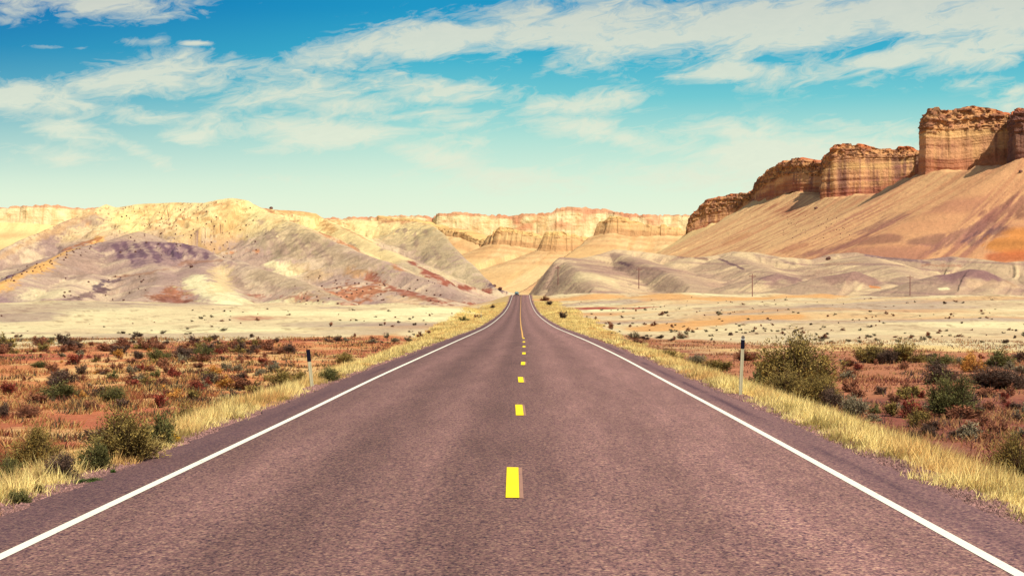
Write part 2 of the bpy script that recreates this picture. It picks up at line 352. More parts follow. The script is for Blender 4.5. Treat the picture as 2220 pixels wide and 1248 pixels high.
# ------------------------------------------------------------------ hills built from surveyed ridges
LAYERS = {}
def ridge_layer(name, pxr, dr, cols, rows, ridges, colour, mat, k=2.0, warp=8.0, gully=(10.0, 4.0), patches=(), seed=100, base=None, smooth=True, rough_=0.0):
    pxs = np.linspace(pxr[0], pxr[1], cols); ds = np.linspace(dr[0], dr[1], rows)
    PX, D = np.meshgrid(pxs, ds); X = (PX - CX) / FPX * D; Y = D
    g0 = G(X, Y) - 0.6 if base is None else base(X, Y)
    H = g0 - 3.0; crease = np.zeros_like(X)
    wX = fbm(X / 70, Y / 70, seed, 4) * warp; wY = fbm(X / 70, Y / 70, seed + 5, 4) * warp
    for ri, rg in enumerate(ridges):
        pts = [P(*p) for p in rg['p']]; slope = rg.get('s', .42); pw = rg.get('pw', 1.3); ga = rg.get('g', gully[1]); gs = rg.get('gs', gully[0])
        best = np.full(X.shape, 1e9); bz = np.zeros_like(X); bs = np.zeros_like(X); nxp = np.zeros_like(X); nyp = np.zeros_like(X); acc = 0.0
        wf = rg.get('w', 1.0); wx = X + wX * wf; wy = Y + wY * wf
        for a, b in zip(pts[:-1], pts[1:]):
            ax, ay, az_ = a; bx, by, bz_ = b; dx, dy = bx - ax, by - ay; L2 = dx*dx + dy*dy + 1e-6
            t = np.clip(((wx-ax)*dx + (wy-ay)*dy) / L2, 0, 1); dist = np.hypot(wx-ax-t*dx, wy-ay-t*dy)
            m_ = dist < best; best = np.where(m_, dist, best); bz = np.where(m_, az_ + t*(bz_-az_), bz); bs = np.where(m_, acc + t*math.sqrt(L2), bs); nxp = np.where(m_, ax + t*dx, nxp); nyp = np.where(m_, ay + t*dy, nyp)
            acc += math.sqrt(L2)
        rd = rg.get('r', 5.0); dd = np.sqrt(best**2 + rd*rd) - rd
        # gullies run down from the ridge; forked by the noise below
        ang = np.arctan2(wy - Y, wx - X) * 0
        gsn = bs + fbm(X / 40, Y / 40, seed + 40 + ri, 3) * gs * 1.2
        gn = ridged(gsn / gs, best / (gs * 7) + ri * 9.1, seed + ri * 3, 3)
        gn2 = ridged(gsn / gs * 2.9, best / (gs * 4) + ri * 5.7, seed + 50 + ri, 2)
        f = np.maximum(bz - g0, 0.1)
        if 'sd' in rg:
            vx, vy, s2 = rg['sd']; dot = ((wx - nxp) * vx + (wy - nyp) * vy) / np.maximum(best, .5); slope = slope + (s2 - slope) * ss(-.15, .5, dot)
        reach = f / slope * pw * rg.get('reach', 1.0)
        t = np.clip(dd / reach, 0, 1.5); shape = np.clip(1 - t, 0, 1) ** pw
        amp = ga * 2.6 * np.clip(best / 22, 0, 1) * np.clip(shape * 3.5, 0, 1)
        h = g0 + f * shape - amp * (gn - .35) - amp * .5 * (gn2 - .4) - 3.0 * (t >= 1)
        ztop = np.where(h > H, bz, ztop) if ri else bz + 0.0
        gn3 = ridged(gsn / gs * 4.3, best / (gs * 6) + ri * 3.7, seed + 60 + ri, 2)
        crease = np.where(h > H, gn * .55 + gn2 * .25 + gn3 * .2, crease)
        H = smax(H, h, k)
    if rough_:
        rel0 = np.maximum(H - g0, 0); tt = np.minimum(rel0, np.maximum(ztop - H, 0) * 1.3)
        q1 = ridged((X + wX * 1.5) / 62, (Y + wY * 1.5) / 95, seed + 90, 4); H = H + (q1 - .62) * np.minimum(tt * .55, 12) * rough_; crease = crease * .75 + q1 * .25
    H = H + fbm(X / 16, Y / 16, seed + 70, 4) * .5 * np.clip((H - g0) / 12, 0, 1) - .5
    keep = H > G(X, Y) - 1.5
    rel = H - g0
    lay = dict(X=X, Y=Y, Z=H, px=pxs)
    col = colour(X, Y, H, rel, crease)
    n = fbm(X / 18, (Y + H * 2) / 18, seed + 80, 4); nf = fbm(X / 4.5, (Y + H * 3) / 6, seed + 81, 3) + .8 * fbm(X / 1.6, (Y + H * 3) / 2.2, seed + 82, 2)
    col = apply_patches(lay, col, patches, n, nf)
    o = grid_mesh(name, X, Y, H, col, mat, keep=keep, smooth=smooth); tag(o, kind='structure'); LAYERS[name] = lay
    return o, lay
def layer_hit(lay, px, py):
    j = int(np.argmin(np.abs(lay['px'] - px))); y = lay['Y'][:, j]; z = lay['Z'][:, j]
    pyy = HZ - (z - CAM_H) / y * FPX; k = np.argmax(pyy <= py)
    if not (pyy <= py).any(): k = int(np.argmin(pyy))
    return (float(lay['X'][k, j]), float(y[k]), float(z[k]))
def apply_patches(lay, col, patches, n, nf):
    for pt in patches:
        pts, w, c, kk_ = pt[:4]; rough = pt[4] if len(pt) > 4 else .5
        q = [layer_hit(lay, *p) for p in pts]
        dd = seg_dist(lay['X'], lay['Y'], lay['Z'], q, np.array([1.0, .28, 1.3])) / w
        dd = dd + n * rough + nf * rough * 1.5
        wgt = kk_ * (1 - ss(.45, 1.25, dd)); cc = np.array(A(*c)) * (1 + np.clip(nf, -.8, .8) * rough * .55)[..., None]; col = col * (1 - wgt[..., None]) + cc * wgt[..., None]
    return col

def col_left(X, Y, H, rel, cr):
    n = fbm(X / 30, (Y + 2*H) / 40, 301, 5); nf = fbm(X / 5, (Y + 3*H) / 7, 302, 4); nn = fbm(X / 11, H / 5, 303, 4)
    c = np.zeros(X.shape + (3,)) + np.array(A(232, 204, 164))
    c = mixc(c, np.array(A(208, 176, 150)), ss(-.2, .4, n + .3 * nn))
    c = mixc(c, np.array(A(186, 158, 130)), ss(.1, .5, fbm(X / 90, (H + X * .05) / 2.2, 306, 4)) * .55)
    c = mixc(c, np.array(A(250, 218, 154)), ss(32, 54, rel + n * 12))
    c = mixc(c, np.array(A(156, 124, 120)), ss(.46, .70, cr) * .62 * (1 - ss(34, 52, rel)))  # grey-mauve gully shading put into the colour along the creases
    c = mixc(c, np.array(A(206, 146, 92)), ss(.05, .4, nf + n*.4) * ss(36, 52, rel) * .75); sp_ = fbm(X / 1.5, (Y + 3*H) / 2, 305, 2); c = mixc(c, np.array(A(120, 84, 66)), ss(.38, .55, sp_) * (.25 + .6 * ss(30, 45, rel)))
    return c
rub = (196, 132, 92); drk = (122, 92, 96); prp = (158, 128, 120); yel = (252, 224, 156); gry = (200, 178, 138); red = (168, 98, 76); pale = (250, 235, 178)
left_ridges = [
    dict(p=[(-420, 640, 1000), (-150, 600, 1010), (0, 548, 1040), (60, 520, 1060), (130, 487, 1090), (200, 452, 1110), (232, 440, 1120), (255, 448, 1120)], s=.40, g=4, gs=16),
    dict(p=[(255, 448, 1120), (300, 441, 1120), (380, 437, 1120), (450, 438, 1110), (485, 431, 1100), (515, 427, 1100), (545, 433, 1100), (575, 452, 1090), (640, 480, 1050), (700, 506, 1000), (800, 552, 950), (900, 597, 900), (1000, 645, 860)], s=.44, g=5, gs=18),
    dict(p=[(545, 436, 1180), (575, 448, 1220), (610, 454, 1240), (660, 456, 1250), (695, 461, 1250), (712, 473, 1250), (740, 488, 1220), (800, 520, 1120), (860, 556, 1020), (910, 580, 950)], s=.42, g=4, gs=16),
    dict(p=[(712, 474, 1330), (760, 476, 1340), (830, 477, 1340), (900, 478, 1320), (935, 484, 1270), (955, 504, 1190), (1000, 555, 1110), (1048, 599, 1060), (1080, 628, 1030), (1096, 655, 1010)], s=.40, g=3.5, gs=20, w=.25, sd=(.85, .5, 1.7)),
    dict(p=[(222, 524, 930), (270, 520, 915), (330, 521, 905), (400, 524, 900), (440, 532, 895), (462, 548, 885), (520, 565, 860)], s=.55, g=4.5, gs=12, pw=1.1),
    dict(p=[(300, 500, 980), (222, 524, 930), (150, 545, 880), (80, 582, 830), (0, 620, 790), (-150, 680, 760)], s=.36, g=2, gs=12),
    dict(p=[(330, 530, 900), (345, 575, 850), (360, 600, 810), (300, 640, 770), (210, 668, 740)], s=.30, g=2.0, gs=9),
    dict(p=[(520, 560, 880), (560, 574, 850), (620, 597, 820), (680, 622, 790), (760, 650, 760)], s=.38, g=2.5, gs=11),
    dict(p=[(470, 560, 880), (450, 575, 850), (440, 600, 810), (455, 640, 770)], s=.32, g=1.5, gs=12),
    dict(p=[(760, 600, 860), (860, 625, 830), (960, 648, 800)], s=.25, g=1.0, gs=12),
    dict(p=[(200, 590, 840), (150, 620, 800), (90, 650, 770)], s=.28, g=1.5, gs=9),
]
left_patches = [
    ([(700, 478), (760, 510), (850, 560)], 15, yel, .8, .3), ([(560, 450), (620, 475), (700, 500)], 12, (255, 232, 158), .8, .3),
    ([(520, 470), (600, 500), (660, 530)], 14, (250, 228, 160), .5), ([(720, 490), (800, 495), (920, 500)], 13, yel, .8),
    ([(570, 512), (620, 555)], 7, (176, 152, 124), .75), ([(620, 500), (650, 550)], 8, (186, 160, 128), .7), ([(660, 520), (740, 570), (800, 575)], 8, (188, 162, 128), .8),  # grey patches put slope shading into the clay colour
    ([(860, 520), (930, 520), (960, 560)], 18, (206, 182, 138), .8), ([(900, 580), (1000, 600)], 16, (214, 190, 146), .8),
    ([(590, 500), (620, 550)], 2.2, (176, 146, 124), .7, .5), ([(640, 510), (670, 555)], 2.2, (176, 146, 124), .7, .5), ([(680, 530), (720, 570)], 2.2, (176, 146, 124), .7, .5), ([(560, 480), (590, 530)], 2.2, (176, 146, 124), .7, .5), ([(760, 530), (790, 560)], 2.2, (176, 146, 124), .7, .5), ([(880, 500), (870, 550)], 2.2, (176, 146, 124), .7, .5), ([(900, 510), (910, 570)], 2.2, (176, 146, 124), .7, .5), ([(920, 500), (950, 560)], 2.2, (176, 146, 124), .7, .5), ([(860, 500), (830, 540)], 2.2, (176, 146, 124), .7, .5), ([(150, 560), (120, 600)], 2.2, (176, 146, 124), .7, .5), ([(190, 570), (170, 610)], 2.2, (176, 146, 124), .7, .5), ([(270, 600), (240, 640)], 2.2, (176, 146, 124), .7, .5), ([(300, 600), (280, 635)], 2.2, (176, 146, 124), .7, .5), ([(330, 600), (315, 630)], 2.2, (176, 146, 124), .7, .5), ([(500, 600), (540, 640)], 2.2, (176, 146, 124), .7, .5), ([(560, 600), (600, 630)], 2.2, (176, 146, 124), .7, .5), ([(60, 530), (30, 570)], 2.2, (176, 146, 124), .7, .5), ([(120, 500), (90, 530)], 2.2, (176, 146, 124), .7, .5),
    ([(240, 532), (300, 530), (370, 535), (440, 545)], 7.5, (150, 116, 118), .75, .6), ([(250, 552), (300, 560), (350, 560), (440, 560)], 6, (162, 130, 124), .75, .4),  # purple-grey slope: clay tone with its shading painted in
    ([(248, 530), (262, 558)], 1.9, (116, 86, 98), .85, .4), ([(268, 529), (288, 566)], 1.9, (116, 86, 98), .85, .4), ([(292, 529), (314, 560)], 1.9, (116, 86, 98), .85, .4), ([(318, 528), (344, 566)], 1.9, (116, 86, 98), .85, .4), ([(345, 528), (371, 554)], 1.9, (116, 86, 98), .85, .4), ([(372, 529), (390, 558)], 1.9, (116, 86, 98), .85, .4), ([(400, 530), (422, 554)], 1.9, (116, 86, 98), .85, .4), ([(425, 530), (447, 558)], 1.9, (116, 86, 98), .85, .4),  # groove shade painted as dark streaks down the slope
    ([(285, 555), (300, 575)], 4, (128, 98, 108), .6), ([(375, 545), (385, 560)], 3, (110, 84, 100), .8), ([(160, 560), (200, 590)], 8, (178, 146, 126), .7),
    ([(150, 490), (200, 480)], 7, (176, 146, 130), .7), ([(100, 520), (115, 545)], 6, (160, 130, 124), .7), ([(20, 600), (45, 590)], 5, (116, 86, 102), .9, .3), ([(0, 570), (60, 580)], 7, (176, 146, 128), .5),
    ([(210, 522), (150, 545), (80, 582), (0, 620)], 5.5, (236, 180, 106), .95, .5), ([(215, 521), (140, 540)], 2.2, (176, 112, 74), .8, .8),
    ([(575, 452), (640, 482), (700, 508), (760, 535), (870, 585)], 2.2, (196, 134, 92), .9, .6), ([(600, 455), (650, 462), (690, 470), (720, 500)], 4.5, (222, 168, 106), .8, .6),
    ([(740, 492), (800, 522)], 1.8, (206, 150, 100), .8), ([(895, 568), (925, 590), (965, 612), (1010, 625), (1060, 634)], 3.2, (164, 96, 76), 1.0, .5),
    ([(800, 605), (860, 630), (960, 655), (1030, 662)], 3.6, (168, 102, 78), .95, .7), ([(760, 590), (830, 615)], 4, (206, 158, 110), .8), 
    ([(660, 655), (730, 640), (800, 625)], 7, (190, 124, 88), .95, .9), ([(640, 662), (760, 668), (900, 665)], 3, (176, 108, 80), .9, .8), ([(850, 650), (900, 655)], 4, (226, 190, 140), .6),
    ([(365, 640), (385, 635), (400, 645)], 6.5, (172, 112, 82), .95, .7), ([(355, 652), (400, 655)], 3, (140, 88, 76), .7), ([(528, 655), (545, 657)], 2, (130, 72, 66), .9, .4),
    ([(540, 640), (640, 652), (740, 662)], 1.6, (168, 104, 84), .8, .8), ([(420, 610), (500, 655), (700, 670)], 7, (250, 236, 180), .85, .4),
    ([(215, 625), (225, 610), (255, 605)], 2.2, (110, 86, 96), .9, .9), ([(130, 655), (200, 640), (250, 610)], 2.0, (130, 100, 98), .8, .8), ([(250, 600), (330, 590), (400, 570), (480, 565)], 1.5, (170, 124, 96), .7),
    ([(60, 645), (120, 640)], 6, (250, 232, 176), .6), ([(0, 660), (80, 665)], 5, (150, 122, 124), .6), ([(150, 668), (240, 660)], 3, (190, 134, 100), .7),
    ([(560, 590), (640, 610), (720, 640)], 6, (192, 166, 132), .8), ([(590, 575), (650, 590)], 5, (252, 236, 176), .7), ([(640, 580), (700, 600)], 5, (200, 166, 122), .7),
    ([(480, 590), (475, 625)], 5, (236, 206, 148), .7), ([(500, 550), (560, 545)], 1.6, (206, 138, 90), .9), ([(500, 455), (500, 500), (470, 540)], 8, (228, 180, 112), .55, .9), ([(420, 480), (400, 510)], 8, (232, 190, 120), .5, .9),
    ([(380, 455), (300, 470)], 7, (240, 204, 130), .5, .8), ([(270, 480), (300, 500)], 8, (253, 230, 152), .8, .4), ([(1070, 612), (1088, 630)], 3.5, (110, 84, 92), .9, .5),
    ([(0, 560), (100, 510), (200, 460)], 3, (210, 166, 116), .6, .5), ([(830, 470), (900, 470)], 3, (210, 140, 96), .7),
]
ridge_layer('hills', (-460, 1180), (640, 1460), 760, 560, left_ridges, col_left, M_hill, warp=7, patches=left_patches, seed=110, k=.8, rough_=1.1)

# right: low grey badlands with dark domed mounds
def col_right(X, Y, H, rel, cr):
    n = fbm(X / 26, (Y + 2*H) / 40, 321, 5); st = fbm(X / 60, (H + X * .07) / 1.6, 322, 4)
    c = np.zeros(X.shape + (3,)) + np.array(A(226, 196, 150))
    c = mixc(c, np.array(A(206, 174, 138)), ss(-.2, .5, n + .4 * st))
    c = mixc(c, np.array(A(164, 128, 114)), ss(.05, .5, st) * .75); c = mixc(c, np.array(A(160, 126, 112)), ss(.46, .7, cr) * .6)
    return c
right_ridges = [
    dict(p=[(1166, 655, 900), (1184, 625, 930), (1200, 580, 960), (1215, 556, 975), (1255, 558, 990), (1300, 550, 1010), (1332, 539, 1020), (1380, 543, 1020), (1450, 552, 1010), (1500, 557, 1000)], s=.34, g=2.5, gs=14, pw=1.2, w=.3, sd=(-.9, .45, 1.5)),
    dict(p=[(1500, 557, 1000), (1555, 550, 1010), (1590, 543, 1010), (1640, 546, 1005), (1700, 556, 1000), (1760, 560, 1000), (1800, 550, 1010), (1860, 545, 1010), (1920, 556, 1000), (1990, 562, 990)], s=.32, g=2.8, gs=14),
    dict(p=[(1990, 562, 990), (2050, 554, 990), (2110, 560, 980), (2170, 568, 960), (2260, 560, 960), (2420, 540, 980), (2600, 545, 980)], s=.32, g=2.5, gs=14),
    dict(p=[(1332, 545, 1010), (1400, 570, 950), (1450, 590, 900), (1500, 618, 860)], s=.22, g=1.5, gs=10, sd=(-.95, .3, 1.0)),
    dict(p=[(1590, 552, 990), (1640, 575, 930), (1700, 600, 880)], s=.24, g=1.5, gs=10),
    dict(p=[(1655, 600, 850), (1690, 591, 845), (1720, 598, 840)], s=.40, g=.6, gs=7, r=7, pw=1.5),
    dict(p=[(1795, 595, 800), (1850, 587, 800), (1875, 597, 795), (1905, 612, 790)], s=.34, g=.8, gs=7, r=8, pw=1.6),
    dict(p=[(2045, 592, 760), (2095, 580, 760), (2125, 584, 755), (2160, 600, 750), (2230, 620, 745)], s=.36, g=.9, gs=7, r=9, pw=1.5),
    dict(p=[(1860, 552, 980), (1920, 575, 900), (1980, 600, 850)], s=.22, g=1.5, gs=9),
    dict(p=[(1230, 565, 960), (1260, 590, 900), (1290, 620, 860)], s=.22, g=1.2, gs=9, w=.3, sd=(-.95, .3, 1.2)),
    dict(p=[(2300, 600, 800), (2400, 590, 800), (2600, 600, 780)], s=.3, g=1.2, gs=9),
]
dk = (150, 112, 106)
right_patches = [
    ([(1665, 603), (1690, 597), (1718, 603)], 5.5, dk, .85, .25), ([(1800, 602), (1850, 594), (1890, 610)], 5.5, (160, 122, 108), .85, .25), ([(1790, 590), (1760, 600)], 4, (184, 148, 122), .5),
    ([(2050, 598), (2100, 588), (2150, 604)], 5.6, (146, 108, 104), .95, .2), ([(1560, 563), (1610, 582)], 1.1, (120, 90, 92), .95, .3), ([(1345, 569), (1370, 577)], 1.3, (118, 88, 90), .95, .4),
    ([(1370, 577), (1450, 590)], 1.1, (170, 134, 114), .7), ([(1640, 555), (1680, 560), (1720, 572)], 2.2, (158, 126, 114), .6), ([(1470, 557), (1530, 562)], 1.5, (150, 112, 96), .8),
    ([(1880, 550), (1960, 562), (2010, 570)], 2.5, (136, 104, 106), .8), ([(2020, 560), (2060, 562)], 3.2, (150, 118, 114), .8), ([(2000, 575), (2080, 578)], 1.6, (176, 126, 100), .7),
    ([(1195, 560), (1240, 565)], 2.0, (176, 148, 122), .6), ([(1185, 625), (1205, 580)], 2.5, (180, 142, 122), .6), ([(2185, 612), (2200, 620)], 1.2, (120, 66, 50), .8),
    ([(1860, 570), (1800, 575)], 2.2, (190, 150, 118), .6), ([(1260, 600), (1330, 610)], 5, (236, 212, 158), .6), ([(2110, 615), (2200, 620)], 3, (222, 186, 142), .6),
    ([(1890, 622), (1905, 623)], 1.1, (236, 150, 84), .9, .3), ([(2040, 626), (2055, 626)], 1.1, (250, 236, 180), .9, .3),
]
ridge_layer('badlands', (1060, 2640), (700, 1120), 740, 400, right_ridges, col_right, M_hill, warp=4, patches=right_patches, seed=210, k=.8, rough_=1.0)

# ------------------------------------------------------------------ escarpments: a cliff wall over a talus slope
def resample(pts, step):
    pts = np.array(pts, float); seg = np.hypot(np.diff(pts[:, 0]), np.diff(pts[:, 1])); s = np.concatenate([[0], np.cumsum(seg)])
    n = max(2, int(s[-1] / step)); t = np.linspace(0, s[-1], n)
    return t, np.stack([np.interp(t, s, pts[:, i]) for i in range(pts.shape[1])], 1)
def cliff(name, pts, step, rows, colour, mat, butt=(30, 7), fine=(7, 1.6), blocky=1.0, depth=70, sink=10, seed=500, topn=2.0, lean=.06, thr=None):
    """pts: (bearing px, distance, top px, base px)"""
    W3 = []
    for (px, d, tp, bp) in pts:
        x, y, zt = P(px, tp, d); zb = P(px, bp, d)[2]; W3.append((x, y, zt, zb))
    s, R = resample(W3, step); n = len(s)
    # smooth corners slightly, outward normal = right-hand side seen from the front (towards the camera)
    x, y = R[:, 0], R[:, 1]; kx = np.ones(3) / 3
    xs = np.convolve(np.pad(x, 1, 'edge'), kx, 'valid'); ys = np.convolve(np.pad(y, 1, 'edge'), kx, 'valid')
    win = max(3, int(6 / step) | 1); kw = np.ones(win) / win; pad = win // 2
    gx = np.convolve(np.pad(np.gradient(xs), pad, 'edge'), kw, 'valid'); gy = np.convolve(np.pad(np.gradient(ys), pad, 'edge'), kw, 'valid')
    ln = np.hypot(gx, gy) + 1e-9; nx, ny = gy / ln, -gx / ln
    blk = np.floor(s / 7.0 + fbm(s / 20, s * 0, seed + 3, 2)); zt = R[:, 2] + fbm(s / 16, s * 0 + 3, seed, 4) * topn + (_h(blk, blk * 0, seed + 9) - .5) * topn * 1.6
    zb = R[:, 3] - sink
    t = np.linspace(0, 1, rows)[:, None]; Z = zb[None] + (zt - zb)[None] * t; S = np.broadcast_to(s[None], Z.shape)
    T0 = (Z - R[:, 3][None]) / np.maximum(R[:, 2] - R[:, 3], 5)[None]                 # 0 at the talus, 1 at the rim
    but = ridged(S / butt[0], T0 * .5, seed + 11, 3); off = (but - .5) * butt[1] * 2
    off = off + (ridged(S / fine[0], Z / 40, seed + 12, 3) - .5) * fine[1] * 2
    led = fbm(S / 120, (Z + fbm(S / 40, Z * 0, seed + 2, 2) * 3) / 3.2, seed + 13, 4); off = off + led * 1.6 * blocky * (.75 + .5 * ss(.6, .66, T0))
    th_ = (.64 if thr is None else np.interp(S / s[-1], thr[0], thr[1])); cap = ss(-.04, .04, T0 - th_ + fbm(S / 22, Z * 0, seed + 14, 3) * .12 + fbm(S / 6, Z / 6, seed + 17, 3) * .07)
    bb = _h(np.floor(S / 4.2 + np.floor(Z / 3.1) * .37), np.floor(Z / 3.1), seed + 15); bb2 = _h(np.floor(S / 2.1 + np.floor(Z / 1.7) * .5), np.floor(Z / 1.7), seed + 16)
    off = off + cap * ((bb - .5) * 2.4 + (bb2 - .5) * 1.5) * blocky + cap * .2 * blocky
    off = off + (1 - t) * (zt - zb)[None] * lean - 1.4 * ss(.93, 1.0, t) * np.ones_like(off)
    X = R[:, 0][None] + nx[None] * off; Y = R[:, 1][None] + ny[None] * off
    c = colour(S, Z, T0, but, cap, bb, bb2, seed)
    # the flat top behind the rim
    tops = []
    for k_, back in enumerate((1.5, 4, 9, 18, 35, depth)):
        bx = X[-1] - nx * back; by = Y[-1] - ny * back; bz = Z[-1] + fbm(bx / 9, by / 9, seed + 20, 4) * 1.6 - .02 * back + (2.0 if k_ < 5 else -40)* (1 if k_ == 5 else 0)
        tops.append((bx, by, bz))
    X = np.vstack([X] + [a[0][None] for a in tops]); Y = np.vstack([Y] + [a[1][None] for a in tops]); Z = np.vstack([Z] + [a[2][None] for a in tops])
    c = np.concatenate([c] + [np.repeat(c[-1][None], len(tops), 0)], 0)
    o = grid_mesh(name, X, Y, Z, c, mat, smooth=False, flip=False); tag(o, kind='structure')
    return o
def talus(name, pts, pxr, dr, cols, rows, colour, mat, slope=.6, floor_=lambda x, y: 8.0 + 0 * x, seed=600, patches=(), gl=(14, 1.3), scallop=(26, 6), bow=0.0):
    W3 = [(P(px, bp, d)) for (px, d, tp, bp) in pts]
    pxs = np.linspace(pxr[0], pxr[1], cols); ds = np.linspace(dr[0], dr[1], rows); PX, D = np.meshgrid(pxs, ds); X = (PX - CX) / FPX * D; Y = D
    best = np.full(X.shape, 1e9); bz = np.zeros_like(X); bs = np.zeros_like(X); sg = np.ones_like(X); acc = 0
    for a, b in zip(W3[:-1], W3[1:]):
        dx, dy = b[0]-a[0], b[1]-a[1]; L2 = dx*dx + dy*dy + 1e-6; tr_ = ((X-a[0])*dx + (Y-a[1])*dy) / L2; t = np.clip(tr_, 0, 1)
        dist = np.hypot(X-a[0]-t*dx, Y-a[1]-t*dy); m_ = dist < best; best = np.where(m_, dist, best); bz = np.where(m_, a[2] + t*(b[2]-a[2]), bz); bs = np.where(m_, acc + t*math.sqrt(L2), bs)
        side = ((X-a[0])*dy - (Y-a[1])*dx) / math.sqrt(L2); sg = np.where(m_, np.where((side > 0) | ((tr_ < 0) & (acc == 0)), 1, -1), sg); acc += math.sqrt(L2)
    out = np.where(sg > 0, best, 0.0)
    f0 = floor_(X, Y); f = bz - f0; reach = f / slope * 1.25; tt = out / np.maximum(reach, 1); H = f0 + f * np.clip(1 - tt, 0, 1) ** 1.25 - 3 * (tt >= 1)
    gn = ridged((bs + fbm(X / 50, Y / 50, seed + 4, 3) * 14) / gl[0], out / 160, seed, 3)
    gn2 = ridged((bs + fbm(X / 30, Y / 30, seed + 5, 3) * 5) / (gl[0] * .33), out / 90, seed + 9, 2)
    H = H - gl[1] * (gn - .4) * ss(0, 30, out) - gl[1] * .35 * (gn2 - .4) * ss(0, 15, out)
    H = H + (ridged(bs / scallop[0], out * 0, seed + 7, 2) - .55) * scallop[1] * np.exp(-out / 14)
    H = H + fbm(X / 12, Y / 12, seed + 8, 3) * .6 + 3.0 * np.exp(-out / 18)
    lay = dict(X=X, Y=Y, Z=H, px=pxs); col = colour(X, Y, H, out, bs, gn)
    n = fbm(bs / 10, out / 60, seed + 30, 4); nf = fbm(bs / 3, out / 14, seed + 31, 3)
    col = apply_patches(lay, col, patches, n, nf)
    o = grid_mesh(name, X, Y, H, col, mat, keep=(H > np.minimum(G(X, Y), f0) - 2) & (sg * best > -25) & (tt < 1.03), smooth=True); tag(o, kind='structure'); LAYERS[name] = lay
    return o

E1 = [  # the near escarpment at the right: bearing px, distance, rim px, foot px
    (1440, 2290, 552, 545), (1489, 2236, 516, 513), (1497, 2230, 472, 512), (1512, 2222, 455, 503), (1530, 2215, 436, 496), (1560, 2205, 424, 490), (1600, 2190, 419, 478), (1632, 2170, 414, 446), (1645, 2085, 384, 438), (1668, 2055, 366, 425), (1690, 2030, 352, 412), (1722, 2005, 341, 396), (1740, 1995, 346, 405), (1787, 1970, 353, 420), (1787, 1865, 335, 424), (1810, 1855, 315, 428), (1835, 1850, 311, 431), (1870, 1848, 314, 430), (1910, 1846, 321, 418), (1950, 1844, 319, 400), (1985, 1842, 325, 376), (2012, 1830, 326, 362), (2001, 1590, 248, 360), (2014, 1580, 237, 366), (2060, 1576, 237, 372), (2110, 1573, 234, 368), (2150, 1570, 238, 352), (2198, 1568, 247, 328), (2194, 1510, 244, 338), (2203, 1455, 238, 346), (2330, 1430, 205, 338), (2600, 1390, 170, 330), (2900, 1340, 140, 330)]
def col_cliff(S, Z, T0, but, cap, bb, bb2, seed):
    n = fbm(S / 14, Z / 90, seed + 60, 4); st = fbm(S / 200, Z / 2.4, seed + 61, 4); vs = fbm(S / 3.2, Z / 70, seed + 62, 3)
    c = np.zeros(S.shape + (3,)) + np.array(A(226, 166, 118))
    c = mixc(c, np.array(A(176, 112, 92)), ss(-.1, .5, st + .35 * n) * .75)
    c = mixc(c, np.array(A(240, 190, 124)), ss(.48, .58, T0) * (1 - ss(.62, .7, T0)) * .8)
    c = mixc(c, np.array(A(118, 78, 84)), ss(.05, .5, vs * .7 + .9 * n) * .6 * (1 - cap)); c = mixc(c, np.array(A(242, 188, 124)), ss(.05, .5, -vs + .3 * n) * .5 * (1 - cap))
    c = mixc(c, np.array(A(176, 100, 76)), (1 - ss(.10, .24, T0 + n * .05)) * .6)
    cc = mixc(np.zeros_like(c) + np.array(A(230, 170, 112)), np.array(A(176, 118, 88)), ss(.35, .8, bb)); cc = mixc(cc, np.array(A(84, 58, 50)), ss(.66, .85, bb2) * .8)
    c = mixc(c, cc, cap * .85)
    c = mixc(c, np.array(A(122, 84, 78)), ss(0.7240, 0.7320, S / S.max()) * .8)  # right-hand face: dark varnish plus turned-away shade, both in the colour
    c = mixc(c, np.array(A(222, 120, 66)), ss(.90, 1.0, T0) * ss(-.2, .3, n) * .8)
    return c
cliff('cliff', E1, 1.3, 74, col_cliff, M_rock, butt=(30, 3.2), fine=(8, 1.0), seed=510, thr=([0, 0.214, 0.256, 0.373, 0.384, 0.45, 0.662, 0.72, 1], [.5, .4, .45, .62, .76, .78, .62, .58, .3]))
def col_talus(X, Y, H, out, bs, gn):
    n = fbm(bs / 16, out / 160, 611, 4); n2 = fbm(bs / 5, out / 70, 612, 4); n3 = fbm(X / 60, Y / 60, 613, 3)
    c = np.zeros(X.shape + (3,)) + np.array(A(240, 192, 134)); c = mixc(c, np.array(A(214, 152, 108)), ss(-.2, .45, n2 + .3 * n) * .85); c = mixc(c, np.array(A(190, 128, 98)), ss(.15, .5, fbm(bs / 2.2, out / 50, 618, 3)) * .5)
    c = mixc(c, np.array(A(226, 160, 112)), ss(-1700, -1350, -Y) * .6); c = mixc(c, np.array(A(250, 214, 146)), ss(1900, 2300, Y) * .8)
    low_ = ss(30, 110, out); c = mixc(c, np.array(A(160, 106, 96)), ss(.05, .45, n2 * .8 + n * .5) * low_ * .6 * ss(-2000, -1500, -Y))
    band_ = np.exp(-((out - 28) / 10) ** 2) * ss(1800, 1850, Y) * ss(-2100, -2050, -Y) * ss(-.1, .3, fbm(bs / 9, out * 0, 615, 3)); c = mixc(c, np.array(A(186, 116, 84)), band_ * .8)
    return c
tdk = (150, 98, 90)
